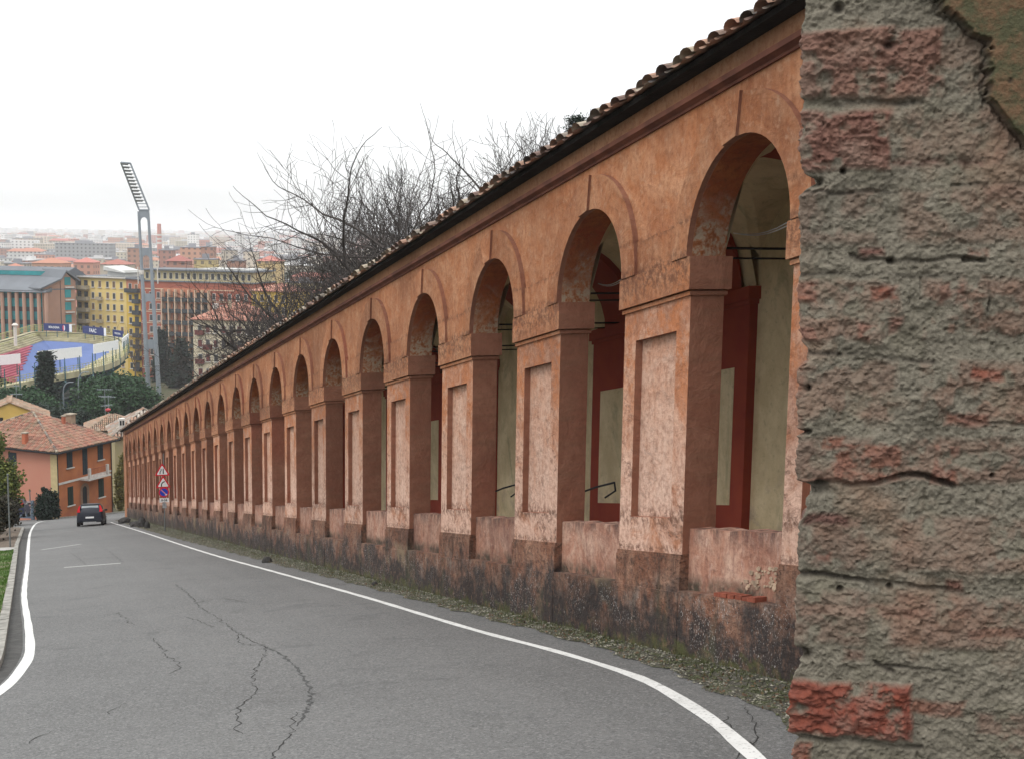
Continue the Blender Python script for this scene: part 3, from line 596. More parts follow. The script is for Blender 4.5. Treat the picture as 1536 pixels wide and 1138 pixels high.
# floor, roof
mb = MB(PT); mb.box(NP0*L, (NP1+1)*L, TH-0.4, 3.4, -4.2, -3.78); mb.build('corridor_floor', MAT['floor'], port)
UA, UB = NP0*L, (NP1+1)*L+2.6
mb = MB(PT)
mb.prism([(-0.23, 2.42), (-0.23, 2.485), (1.9, 3.32), (4.2, 2.56), (4.2, 2.505), (0.01, 2.505), (0.0, 2.43)], UA, UB, 0); mb.build('roof', MAT['eave'], port)
# roof tiles
rf = [o for o in COL.objects if o.name == 'roof'][0]
mb = MB(); sl = math.atan2(0.83, 2.26); slope_x = Vector((1, 0, -G)).normalized(); lenx = (UB-UA)*math.sqrt(1+G*G)
up_ = Vector((0, -math.cos(sl), math.sin(sl))); nrm = slope_x.cross(up_); nrm = nrm if nrm.z > 0 else -nrm
O = Vector((UA, 0.29, 2.475+HB-G*UA)); tile_rows(mb, O, slope_x, up_, nrm, lenx, 0.9, pu=0.285, pl=0.42, r=0.125, jit=0.028, seg=6, under=True)
O2 = O+up_*0.9
mbb = MB(); nu = int(lenx/0.215)
pr = []
for i in range(nu*4+1):
    t = i/4; hgt_ = 0.09*abs(math.sin(t*math.pi)); pr.append((mbb.V(O2+slope_x*(t*0.215)+nrm*hgt_), mbb.V(O2+slope_x*(t*0.215)+up_*1.62+nrm*hgt_)))
for i in range(len(pr)-1): mbb.face([pr[i][0], pr[i+1][0], pr[i+1][1], pr[i][1]])
mb.build('tile_eave', MAT['tile'], rf); mbb.build('tile_field', MAT['tile'], rf)
mb = MB(PT); pr = []
for i in range(int(lenx/0.8)): x = UA+i*0.8; mb.tube([(x, 1.9, 3.40), (x+0.86, 1.9, 3.36)], [0.13, 0.10], 8)
mb.build('ridge_tile', MAT['tile'], rf)
# blank end wall after the last bay
mb = MB(PT); mb.box((NP1+1)*L+0.01, UB-0.3, -0.03, 3.9, -5.2, 2.42); mb.build('end_wall', MAT['front'], port)
mb = MB(PT); mb.box(UA-0.3, UA, 0.0, 3.9, -5.2, 2.42); mb.build('end_wall', MAT['front'], port)
# broken red brick coping on the nearest base wall, moss in the corner
MAT['brick'] = plain('red_brick', (0.21, 0.060, 0.036), 0.95, 0.3, 12, bump=0.5)
mb = MB(PT); x = -L+PW+0.35
for k in range(6): mb.box(x, x+0.122, -0.055+random.uniform(-.008, .012), 0.09, -3.60, -3.545-random.uniform(0, .02)); x += 0.143
mb.build('brick_coping', MAT['brick'], port)
mb = MB(PT)
for k in range(60):
    x = -L+PW+random.uniform(0.15, 0.95); z = random.uniform(-3.50, -3.22)*1.0; s_ = random.uniform(0.018, 0.05)
    if x > -L+PW+0.95-(z+3.5)*1.4: continue
    mb.prism([(x+s_*.9*math.cos(t+random.uniform(-.3, .3)), z+s_*.6*math.sin(t)) for t in (0, 1.2, 2.5, 3.7, 5)], 0.084-random.uniform(0, .008), 0.10)
mb.build('exposed_brick', plain('bare_brick', (0.33, 0.24, 0.17), 0.95, 0.35, 9), port)
# iron handrail ends that poke out of the corridor, white cable, plaque
def hrail(n):
    mb = MB(PT); u = n*L-0.25; mb.tube([(u+0.3, 0.46, -2.42), (u, 0.5, -2.36), (u-0.36, 0.62, -2.30), (u-0.40, 0.62, -2.42), (u-0.12, 0.60, -2.52)], 0.016, 6)
    o = mb.build('handrail', MAT['iron']); o.location = port.location; o.rotation_euler = port.rotation_euler; return o
tag(hrail(1), 'black iron handrail hook beside the second pier from the stone pillar', 'handrail'); tag(hrail(2), 'black iron handrail hook beside the third pier, left of the other hook', 'handrail')
m_c = plain('white_cable', (0.7, 0.7, 0.7), 0.5)
for k, (A_, B_) in enumerate((((1215, 312, 13.2), (1100, 350, 16.0)), ((946, 408, 19.5), (893, 424, 23.0)))):
    a, b = at(*A_), at(*B_); mb = MB()
    for j in range(2): mb.tube([a.lerp(b, t/8)-a+Vector((0, 0, -.12*math.sin(math.pi*t/8)-.05*j*(1-t/8))) for t in range(9)], 0.0075, 5)
    o = mb.build('cable', m_c); o.location = a
    tag(o, ('pale cable strung inside the arch nearest to the stone pillar', 'pale cable strung inside the second arch from the stone pillar')[k], 'cable')
mb = MB(PT); mb.box(7.9*1.0, 8.5, 3.315, 3.352, -1.3, -0.55); o = mb.build('plaque', plain('plaque_stone', (0.30, 0.29, 0.26), 0.7)); o.location = port.location; o.rotation_euler = port.rotation_euler
tag(o, 'small grey stone plaque on the cream wall inside the portico', 'plaque')
# ================================================================== FOREGROUND PILLAR (old brick and mortar, about a metre away)
def vnoise(x, y, seed, cell):
    r = np.random.default_rng(seed); T = r.random((256, 256)); gx, gy = x/cell+seed*3.7, y/cell+seed*1.3
    ix, iy = np.floor(gx).astype(int), np.floor(gy).astype(int); fx, fy = gx-ix, gy-iy; fx = fx*fx*(3-2*fx); fy = fy*fy*(3-2*fy)
    a = T[ix % 256, iy % 256]; b = T[(ix+1) % 256, iy % 256]; c = T[ix % 256, (iy+1) % 256]; d = T[(ix+1) % 256, (iy+1) % 256]
    return (a*(1-fx)+b*fx)*(1-fy)+(c*(1-fx)+d*fx)*fy
def fbm(x, y, seed, cell, o=5, g=0.5):
    s_, a, t = 0, 1, 0
    for k in range(o): s_ = s_+a*vnoise(x, y, seed+k, cell/2**k); t += a; a *= g
    return s_/t
def pillar():
    A_, B_ = np.array(at(1203, 0, 1.06)), np.array(at(1186, 1138, 1.145)); mid = (A_+B_)/2; upd = (A_-B_)/np.linalg.norm(A_-B_)
    a = math.radians(8); e1 = np.array([math.cos(a), -math.sin(a), 0]); e1 = e1-upd*(e1@upd); e1 /= np.linalg.norm(e1); nf = np.cross(e1, upd)
    nf = nf if nf@mid < 0 else -nf; back = -nf; b2 = back*math.cos(math.radians(-16))+e1*math.sin(math.radians(16))   # side face runs away from the camera
    ppm = F/1.1
    zc = (A_[2]+B_[2])/2; foot = gz(mid[0], mid[1])
    T = np.concatenate([np.arange(foot-zc-0.1, -0.42, 0.12), np.linspace(-0.42, 0.40, 980), np.arange(0.46, 1.1, 0.09)])
    S = np.concatenate([np.arange(-0.50, -0.10, 0.05), np.linspace(-0.10, 0.245, 430), np.arange(0.27, 0.56, 0.04)])
    s, t = np.meshgrid(S, T, indexing='ij'); X = 1194+s*ppm; Y = 569-t*ppm
    edge_y = [-400, 0, 30, 80, 150, 200, 245, 258, 275, 380, 400, 490, 500, 520, 530, 620, 700, 706, 720, 750, 770, 850, 880, 970, 990, 1010, 1100, 1110, 1138, 1500]
    edge_x = [1203, 1205, 1200, 1203, 1200, 1200, 1207, 1213, 1195, 1192, 1190, 1198, 1206, 1204, 1196, 1195, 1189, 1193, 1206, 1205, 1190, 1188, 1190, 1186, 1198, 1184, 1180, 1189, 1182, 1185]
    basex = 1203-(1203-1186)*np.clip(Y, -600, 1700)/1138
    ex = (np.interp(Y, edge_y, edge_x)-basex)/ppm
    Xw, Yw = X+(fbm(X, Y, 3, 30)-.5)*16, Y+(fbm(X, Y, 5, 34)-.5)*14
    h = (fbm(X, Y, 11, 85, 4)-0.5)*0.011+(fbm(X, Y, 21, 9, 3)-.5)*0.0036+(fbm(X, Y, 31, 24, 3)-.5)*0.0045+(vnoise(X, Y, 91, 4.2)-.5)*0.0016-np.clip(vnoise(X, Y, 93, 7.5)-.78, 0, 1)*0.012
    br = np.zeros_like(X); hue = np.zeros_like(X)
    def box(x0, y0, x1, y1, k, hu, hh=0.0, soft=9):
        nonlocal br, hue, h
        d = np.minimum(np.minimum(Xw-x0, x1-Xw), np.minimum(Yw-y0, y1-Yw)); mk = np.clip(d/soft, 0, 1)*k
        rag = np.clip((fbm(X, Y, int(x0+y0) % 97+40, 26, 5)-0.43)*6+1.1*k, 0, 1); mk = mk*rag
        hue = np.where(mk > br, hu, hue); br = np.maximum(br, mk); h = h+mk*hh
    box(1130, 34, 1392, 138, .85, .35, .003); box(1130, 148, 1318, 243, .95, .3, .003); box(1300, 222, 1450, 240, .7, .2, -.003); box(1130, 1012, 1372, 1108, 1.0, .9, .004)
    box(1360, 1038, 1450, 1068, .75, .6); box(1130, 395, 1224, 434, .9, .75); box(1288, 404, 1336, 434, .9, .8); box(1130, 462, 1218, 492, .9, .35); box(1268, 460, 1308, 494, .95, .4); box(1320, 452, 1342, 482, .95, .3); box(1385, 402, 1432, 440, .75, .35)
    box(1436, 525, 1490, 550, .95, .8); box(1400, 592, 1475, 618, .9, .45); box(1500, 590, 1560, 616, .8, .4); box(1222, 628, 1264, 656, .8, .7); box(1240, 638, 1345, 706, .8, .6, .002); box(1384, 640, 1432, 708, .85, .6); box(1130, 690, 1300, 706, .85, .4)
    box(1130, 748, 1275, 774, .85, .15); box(1215, 806, 1250, 832, .9, .3); box(1408, 848, 1442, 874, .9, .3); box(1190, 888, 1460, 918, .55, .5); box(1438, 915, 1540, 945, .6, .55); box(1130, 1116, 1222, 1200, .9, .85); box(1395, 262, 1520, 292, .45, .25); box(1270, 345, 1312, 366, .9, .2); box(1425, 350, 1462, 370, .8, .4); box(1500, 330, 1560, 372, .7, .4); box(1460, 1050, 1560, 1120, .5, .3)
    box(1265, 960, 1300, 985, .5, .5); box(1130, 500, 1205, 640, .5, .8)
    for (ya, yb, kk) in ((262, 350, .33), (395, 495, .42), (515, 612, .36), (628, 706, .45), (748, 842, .36), (868, 962, .42), (34, 138, .3), (148, 243, .3)):
        for xo in (-70, 165, 400): box(1130+xo+(ya % 3)*35, ya, 1340+xo+(ya % 3)*35, yb, kk, .3+.15*((ya+xo) % 3), .0025, 12)
    for k in range(-8, 24):                           # regular courses outside the view and faintly inside
        yy = 20+121*k
        if yy > -150 and yy < 1250: continue
        off = (k % 2)*110; 
        for q in range(-1, 5): box(1100+off+q*235, yy+8, 1318+off+q*235, yy+98, .8, .3+.1*(q % 3), .004)
    crack = np.zeros_like(X)
    def line(P, w_, dep):
        nonlocal crack, h
        dm = np.full_like(X, 1e9)
        for (x0, y0), (x1, y1) in zip(P[:-1], P[1:]):
            dx, dy = x1-x0, y1-y0; tt = np.clip(((Xw-x0)*dx+(Yw-y0)*dy)/(dx*dx+dy*dy), 0, 1); dm = np.minimum(dm, np.hypot(Xw-x0-tt*dx, Yw-y0-tt*dy))
        mk = np.clip(1-dm/w_, 0, 1); mk = mk*mk*(3-2*mk)*np.clip(.35+1.6*(fbm(X, Y, 61, 60, 3)-.25), 0, 1); crack = np.maximum(crack, mk); h = h-mk*dep*.75
    line([(1150, 702), (1200, 706), (1300, 700), (1370, 692), (1420, 704)], 7, .012); line([(1150, 712), (1235, 712)], 15, .016); line([(1150, 846), (1240, 846), (1300, 858), (1400, 866), (1440, 872)], 8, .007); line([(1262, 362), (1330, 374), (1425, 368)], 6, .006)
    line([(1425, 372), (1452, 374)], 8, .018); line([(1150, 254), (1206, 256)], 12, .012); line([(1150, 624), (1208, 624)], 6, .012); line([(1150, 140), (1360, 142)], 8, .004); line([(1460, 400), (1462, 450)], 4, .004); line([(1150, 972), (1210, 976)], 13, .014)
    line([(1400, 596), (1470, 612), (1540, 616)], 5, .006); line([(1316, 986), (1340, 1000)], 6, .004); line([(1405, 262), (1540, 268)], 4, .004); line([(1150, 270), (1330, 272)], 5, .0025); line([(1150, 388), (1420, 396)], 6, .002); line([(1330, 990), (1440, 996)], 4, .003); line([(1150, 500), (1390, 520)], 6, .002); line([(1150, 1112), (1300, 1112), (1380, 1116)], 7, .005)
    for (x0, y0, r_) in ((1321, 372, 6), (1312, 62, 9), (1160, 60, 8), (1205, 560, 5), (1250, 240, 5), (1258, 870, 5), (1332, 865, 5), (1240, 8, 8), (1475, 690, 4), (1476, 120, 4)):
        mk = np.clip(1.3-np.hypot(X-x0, Y-y0)/r_, 0, 1); crack = np.maximum(crack, mk*.9); h = h-mk*.008
    # thick smooth render left over in the upper right
    bx = np.interp(Y, [-900, -30, 30, 62, 140, 215, 232], [1300, 1345, 1395, 1440, 1446, 1500, 1700]); bx = bx+(fbm(X, Y, 83, 22, 5)-.5)*34; pm = np.clip((Xw-bx)/5, 0, 1)*(Yw < 232)
    h = h*(1-0.75*pm)+pm*0.012; br = br*(1-pm); rim = np.clip(1-np.abs(Xw-bx)/7, 0, 1)*(Yw < 228); h = h-rim*.004; crack = np.maximum(crack, rim*.5)
    h = h+np.clip(br, 0, 1)*((np.abs(fbm(X, Y*1.3, 77, 18, 4)-.5)-.12)*.015)
    rad = 0.012; base = np.zeros(s.shape+(3,)); nrm = np.zeros_like(base)
    ang = np.clip((s+rad)/(2*rad), 0, 1)[..., None]
    sp_ = np.maximum(s, 0)[..., None]; sn = np.minimum(s, 0)[..., None]
    nside = np.cross(upd, b2); nside = nside if nside@e1 < 0 else -nside
    nrm = nf*ang+nside*(1-ang); nrm /= np.linalg.norm(nrm, axis=-1, keepdims=True)
    c0 = mid-(nf+nside)*0.004
    pos = c0+upd*t[..., None]/upd[2]*1.0+e1*sp_-b2*sn+e1*(ex*np.clip(1-s/0.035, 0, 1)*np.clip(1+s/.2, 0, 1))[..., None]+nrm*h[..., None]
    n0, n1 = s.shape; verts = pos.reshape(-1, 3)
    i = np.arange(n0*n1).reshape(n0, n1); q = np.stack([i[:-1, :-1], i[1:, :-1], i[1:, 1:], i[:-1, 1:]], -1).reshape(-1, 4)
    # close the far sides so that it is a solid pillar
    me = bpy.data.meshes.new('stone_pillar'); me.vertices.add(len(verts)+4*0); me.vertices.foreach_set('co', verts.ravel())
    me.loops.add(q.size); me.loops.foreach_set('vertex_index', q.ravel().astype(np.int32)); me.polygons.add(len(q)); me.polygons.foreach_set('loop_start', np.arange(0, q.size, 4, dtype=np.int32)); me.update(); me.validate()
    ca = me.color_attributes.new('mask', 'FLOAT_COLOR', 'POINT'); arr = np.stack([br, hue, crack, pm], -1).reshape(-1, 4).astype(np.float32); ca.data.foreach_set('color', arr.ravel())
    me.polygons.foreach_set('use_smooth', np.ones(len(q), bool))
    m = NT('brick_and_mortar'); P = m.pos(); at_ = m.n('ShaderNodeAttribute'); at_.attribute_name = 'mask'; sc = m.n('ShaderNodeSeparateColor'); m.l(at_.outputs['Color'], sc.inputs[0])
    n1_, n2_, n3_ = m.noise(P, 14, 6, 0.65), m.noise(P, 60, 5, 0.7), m.noise(P, 260, 4, 0.7)
    mort = m.mix(m.rng(n2_, 0.35, 0.65), (0.112, 0.100, 0.076), (0.192, 0.171, 0.134)); mort = m.mix(m.rng(n3_, 0.42, 0.62, 0, 0.45), mort, (0.265, 0.24, 0.19))
    mort = m.mix(m.rng(n1_, 0.5, 0.66, 0, 0.55), mort, (0.155, 0.140, 0.100)); mort = m.mix(m.rng(m.noise(P, 9, 5, 0.6), 0.52, 0.68, 0, 0.55), mort, (0.25, 0.145, 0.095))
    b = m.n('ShaderNodeValToRGB'); m.l(sc.outputs[1], b.inputs[0]); el = b.color_ramp.elements; el[0].position = 0.1; el[0].color = (0.10, 0.045, 0.04, 1); el[1].position = 1.0; el[1].color = (0.195, 0.050, 0.034, 1)
    e_ = el.new(0.4); e_.color = (0.225, 0.118, 0.085, 1); e_ = el.new(0.75); e_.color = (0.22, 0.075, 0.045, 1)
    bc = m.mix(m.rng(n2_, 0.4, 0.66, 0, 0.65), b.outputs[0], (0.13, 0.055, 0.045)); bc = m.mix(m.rng(n1_, 0.5, 0.62, 0, 0.5), bc, (0.27, 0.19, 0.15))
    c = m.mix(sc.outputs[0], mort, bc); pl = m.mix(m.rng(n2_, 0.42, 0.62), (0.085, 0.082, 0.045), (0.16, 0.095, 0.055)); pl = m.mix(m.rng(n3_, 0.5, 0.7, 0, 0.5), pl, (0.05, 0.05, 0.03))
    c = m.mix(at_.outputs['Alpha'], c, pl); c = m.mix(m.mth('MULTIPLY', sc.outputs[2], 0.75), c, (0.035, 0.028, 0.024)); m.col(c)
    m.bump(m.mth('ADD', n2_, m.mth('MULTIPLY', n3_, 0.6)), 0.75, 0.004); m.b.inputs['Roughness'].default_value = 0.95
    me.materials.append(m.m)
    root = thing('brick_pillar', (mid[0], mid[1], foot), 0, 'rough brick and grey mortar pillar standing right in front of the camera', 'pillar')
    o = put('weathered_face', me, root); o.location = (-mid[0], -mid[1], -foot)
    # plain back of the pillar and the brick wing it belongs to
    mb = MB(); c1 = c0+e1*0.55; c2 = c1+back*0.55; c3 = c0+b2*0.48
    def V_(p, z): return (p[0]+upd[0]*(z-zc)/upd[2]-mid[0], p[1]+upd[1]*(z-zc)/upd[2]-mid[1], z-foot)
    ring_ = [c1, c2, c3]
    for p, q_ in zip(ring_[:-1], ring_[1:]): mb.poly([V_(p, foot-0.1), V_(q_, foot-0.1), V_(q_, zc+1.05), V_(p, zc+1.05)])
    mb.poly([V_(p, zc+1.05) for p in (c0, c1, c2, c3)])
    mb.build('rear_face', plain('pillar_mortar', (0.17, 0.165, 0.14), 0.95, 0.3, 8, bump=0.7, c2=(0.24, 0.12, 0.09)), root)
pillar()
# ================================================================== ORANGE HOUSE
HA = math.radians(22.1); d1 = np.array([math.sin(HA), math.cos(HA), 0]); d2 = np.array([-math.cos(HA), math.sin(HA), 0])
Ch = np.array(ong(88.5, 776.5)); hz0 = Ch[2]
def onplane(x, y, P0, n):
    r = ray(x, y); return r*((np.array(P0)@n)/(r@n))
def fac(x, y): p = onplane(x, y, Ch, d2)-Ch; return float(p@d1), float(p[2])       # street front
def sid(x, y): p = onplane(x, y, Ch, d1)-Ch; return float(p@d2), float(p[2])       # pink side
Ah = fac(169, 760)[0]; EH = fac(89, 674)[1]
best = None
for B in np.arange(4, 16, 0.1):
    c = Ch+d1*Ah/2+d2*B/2; r = c[:2]@np.array([1, 0]); pz = c+np.array([0, 0, EH+1.8]); px = 768+F*(pz@R2)/(pz@FW)
    if best is None or abs(px-50) < best[0]: best = (abs(px-50), B)
Bh = best[1]
cc = Ch+d1*Ah/2+d2*Bh/2
APX = None
for hgt_ in np.arange(EH, EH+6, 0.02):
    p = cc+np.array([0, 0, hgt_]); 
    if 569-F*(p@U2)/(p@FW) <= 617: APX = hgt_; break
house = thing('house', tuple(Ch), math.atan2(d1[1], d1[0]), 'orange and pink two-storey house with a red hipped tile roof at the bend', 'house')
m = NT('orange_plaster'); P = m.obj(); sx = m.n('ShaderNodeSeparateXYZ'); m.l(P, sx.inputs[0])
c = m.mix(m.rng(m.noise(P, 0.8, 5), 0.4, 0.65), (0.44, 0.155, 0.062), (0.36, 0.125, 0.055)); c = m.mix(m.mth('MULTIPLY', m.rng(sx.outputs[2], 2.0, -0.5), m.rng(m.noise(P, 1.3, 5), 0.4, 0.6)), c, (0.30, 0.10, 0.06)); m.col(c); MAT['orange'] = m.m
MAT['pink'] = plain('pink_plaster', (0.52, 0.235, 0.165), 0.9, 0.1, 0.8, c2=(0.46, 0.20, 0.14)); MAT['quoin'] = plain('yellow_plaster', (0.46, 0.37, 0.20), 0.9, 0.08)
MAT['shutter'] = plain('green_shutter', (0.018, 0.032, 0.026), 0.6); MAT['bluesh'] = plain('grey_shutter', (0.022, 0.034, 0.045), 0.6); MAT['white'] = plain('white_stone', (0.55, 0.52, 0.48), 0.8, 0.1); MAT['dark'] = plain('dark_opening', (0.012, 0.012, 0.014), 0.5)
MAT['wood'] = plain('dark_wood', (0.04, 0.028, 0.022), 0.8)
mb = MB(); mb.box(0, Ah, 0, 0.3, -3.5, EH); mb.build('front_wall', MAT['orange'], house)
mb = MB(); mb.box(0.003, 0.3, 0.303, Bh, -3.5, EH-0.004); mb.build('side_wall', MAT['pink'], house)
mb = MB(); mb.box(0.3, Ah-0.003, Bh-0.3, Bh-0.003, -5.5, EH-0.004); mb.box(Ah-0.3, Ah-0.004, 0.303, Bh-0.303, -5.5, EH-0.004); mb.build('rear_wall', MAT['pink'], house)
qa, qb = sid(76, 700)[0], 0.0
mb = MB(); mb.box(-0.03, 0.0, 0.0, qa, -3.0, EH-0.01); mb.build('quoin', MAT['quoin'], house)
OV = 0.55; rz = EH-0.10
def roofpts(z0): return [(-OV, -OV, z0), (Ah+OV, -OV, z0), (Ah+OV, Bh+OV, z0), (-OV, Bh+OV, z0)]
mb = MB(); e = roofpts(rz); ap = (Ah/2, Bh/2, APX-0.08)
for k in range(4): mb.poly([e[k], e[(k+1) % 4], ap])
e2 = roofpts(rz-0.16); mb.poly(e2); [mb.poly([e2[k], e2[(k+1) % 4], e[(k+1) % 4], e[k]]) for k in range(4)]
hroof = mb.build('roof', MAT['wood'], house)
mb = MB()
for k in range(4):
    a, b = Vector(e[k]), Vector(e[(k+1) % 4]); W_ = (b-a).length; ex = (b-a).normalized(); mid_ = (a+b)/2; up_ = (Vector(ap)-mid_); H_ = up_.length; up_ = up_.normalized(); nz = ex.cross(up_)
    if nz.z < 0: nz = -nz
    tile_rows(mb, a+nz*0.01, ex, up_, nz, W_, H_, lambda p, q, W_=W_, H_=H_: abs(p-W_/2) < (1-q/H_)*W_/2-0.05, pu=0.23, pl=0.42, r=0.10, jit=0.02, seg=3)
mb.build('roof_tiles', MAT['tilered'], hroof)
mb = MB()
for k in range(4):
    a, b = Vector(e[k]), Vector(ap)
    for i in range(int((b-a).length/0.4)): p = a+(b-a).normalized()*i*0.4+Vector((0, 0, .06)); mb.tube([p, p+(b-a).normalized()*0.43], [0.13, 0.10], 6)
mb.build('hip_tiles', MAT['tile'], hroof)
mb = MB(); mb.tube([(-OV-0.05, -OV-0.07, rz-0.08), (Ah+OV, -OV-0.07, rz-0.08)], 0.08, 6); mb.tube([(-OV-0.07, -OV-0.05, rz-0.08), (-OV-0.07, Bh+OV, rz-0.08)], 0.08, 6); mb.build('gutter', MAT['iron'], house)
mb = MB(); mb.tube([(-0.06, -0.08, EH-0.2), (-0.06, -0.08, -0.6)], 0.05, 6); mb.build('drainpipe', MAT['wood'], house); mb = MB(); mb.tube([(Ah-0.1, -0.08, EH-0.2), (Ah-0.1, -0.08, -1.6)], 0.05, 6); mb.build('drainpipe', MAT['wood'], house)
def shutter_win(x0, y0, x1, y1, mat, sill=True, name='window'):
    xa, za = fac(x0, y1); xb, _ = fac(x1, y1); zb = fac((x0+x1)/2, y0)[1]
    mb = MB(); xm = (xa+xb)/2
    for a, b in ((xa, xm-0.01), (xm+0.01, xb)):
        mb.box(a, b, -0.035, -0.002, za, zb)
        k = za+0.06
        while k < zb-0.08: mb.box(a+0.05, b-0.05, -0.05, -0.034, k, k+0.035); k += 0.075
    o = mb.build(name, mat, house)
    if sill: mb = MB(); mb.box(xa-0.12, xb+0.12, -0.16, -0.002, za-0.09, za-0.003); mb.build('sill', MAT['white'], o)
    return o
shutter_win(100.4, 671, 108.8, 701.5, MAT['bluesh']); shutter_win(146.7, 660, 154.5, 689.5, MAT['bluesh']); shutter_win(102, 729, 110.2, 758, MAT['shutter']); shutter_win(148, 717, 155.9, 745.5, MAT['shutter'])
shutter_win(124.3, 668, 131.5, 711.5, MAT['bluesh'], False, 'balcony_door')
zc1, zc2 = fac(90, 725)[1], fac(168, 703)[1]; mb = MB(); mb.box(0.02, Ah-0.02, -0.07, -0.002, zc1-0.09, zc1+0.09); mb.build('string_course', MAT['white'], house)
xa, xb = fac(119, 700)[0], fac(153, 700)[0]; zb_ = zc1-0.02
mb = MB(); mb.box(xa, xb, -1.05, -0.071, zb_-0.1, zb_+0.06); bal = mb.build('balcony', MAT['white'], house)
for x_ in (xa+0.25, xb-0.35): mb = MB(); mb.box(x_-0.11, x_+0.11, -1.03, -0.83, zb_+0.062, zb_+1.0); mb.build('post', MAT['white'], bal)
mb = MB()
for k in range(16): x_ = xa+0.1+k*(xb-xa-0.2)/15; mb.tube([(x_, -1.0, zb_+0.06), (x_, -1.0, zb_+0.92)], 0.012, 4)
mb.tube([(xa+0.05, -1.0, zb_+0.92), (xb-0.05, -1.0, zb_+0.92)], 0.02, 4); mb.build('railing', plain('rust_rail', (0.20, 0.05, 0.035), 0.7), bal)
dx0, dz0 = fac(123.8, 760); dx1 = fac(130.6, 760)[0]; dz1 = fac(127, 728)[1]
mb = MB(); cx, r_ = (dx0+dx1)/2, (dx1-dx0)/2; pts = [(dx0, dz0-0.5)]+[(cx-r_*math.cos(t*math.pi/8), dz1-r_+r_*math.sin(t*math.pi/8)) for t in range(9)]+[(dx1, dz0-0.5)]; mb.prism(pts, -0.03, -0.001); dr = mb.build('door', MAT['dark'], house)
mb = MB(); r2_ = r_+0.28; out_ = [(cx-r2_*math.cos(t*math.pi/8), dz1-r_+r2_*math.sin(t*math.pi/8)) for t in range(9)]; inn = pts[1:-1]
P1 = [(cx-r2_, dz0-0.5)]+out_+[(cx+r2_, dz0-0.5)]; P2 = [pts[0]]+inn+[pts[-1]]
for k in range(len(P1)-1): mb.poly([(P1[k][0], -0.06, P1[k][1]), (P1[k+1][0], -0.06, P1[k+1][1]), (P2[k+1][0], -0.06, P2[k+1][1]), (P2[k][0], -0.06, P2[k][1])])
mb.build('door_surround', plain('stone_surround', (0.24, 0.15, 0.10), 0.9), dr)
ya, _ = sid(13, 690); yb, _ = sid(25, 690); za = sid(20, 700)[1]; zb2 = sid(20, 678)[1]
mb = MB(); mb.box(-0.03, -0.001, yb, ya, za, zb2); mb.build('window', MAT['bluesh'], house)
mb = MB(); mb.box(-0.15, Ah+0.05, -0.5, -0.02, -0.25-G*3, 0.02-0.0); 
def chim(px, py, w_, h_, mat, face, cap=True, nm='chimney'):
    # place on the roof face: 0 street side, 3 pink side
    a, b = Vector(e[face]), Vector(e[(face+1) % 4]); nrm_ = (b-a).cross(Vector(ap)-a).normalized(); R_ = Matrix.Rotation(house.rotation_euler.z, 3, 'Z')
    n_w = np.array(R_ @ nrm_); P0 = Ch+np.array(R_ @ a); p = onplane(px, py, P0, n_w)-Ch; lx, ly, lz = float(p@d1), float(p@d2), float(p[2])
    mb = MB(); mb.box(lx-w_/2, lx+w_/2, ly-w_/2, ly+w_/2, lz-0.4, lz+h_)
    o = mb.build(nm, mat, hroof)
    if cap: mb = MB(); mb.box(lx-w_*.68, lx+w_*.68, ly-w_*.68, ly+w_*.68, lz+h_, lz+h_+0.1); mb.build('cap', MAT['tile'], o)
chim(38, 665, 0.38, 0.95, plain('terracotta', (0.42, 0.13, 0.07), 0.85), 3); chim(95.5, 636, 0.26, 0.75, plain('terracotta_pipe', (0.38, 0.12, 0.07), 0.85), 0); chim(106, 634, 0.62, 0.8, plain('brick_chimney', (0.33, 0.24, 0.17), 0.9), 0)
# pavement strip along the house
mb = MB(); 
for k in range(14):
    t0, t1 = k/14*(Ah+3)-1, (k+1)/14*(Ah+3)-1
    q = []
    for t, s_ in ((t0, 0.0), (t1, 0.0), (t1, 0.75), (t0, 0.75)): p = Ch+d1*t-d2*s_; q.append((p[0], p[1], gz(p[0], p[1])+0.10))
    mb.poly(q); mb.poly([q[3], q[2], (q[2][0], q[2][1], q[2][2]-0.2), (q[3][0], q[3][1], q[3][2]-0.2)])
tag(mb.build('pavement', MAT['kerb']), kind='structure')
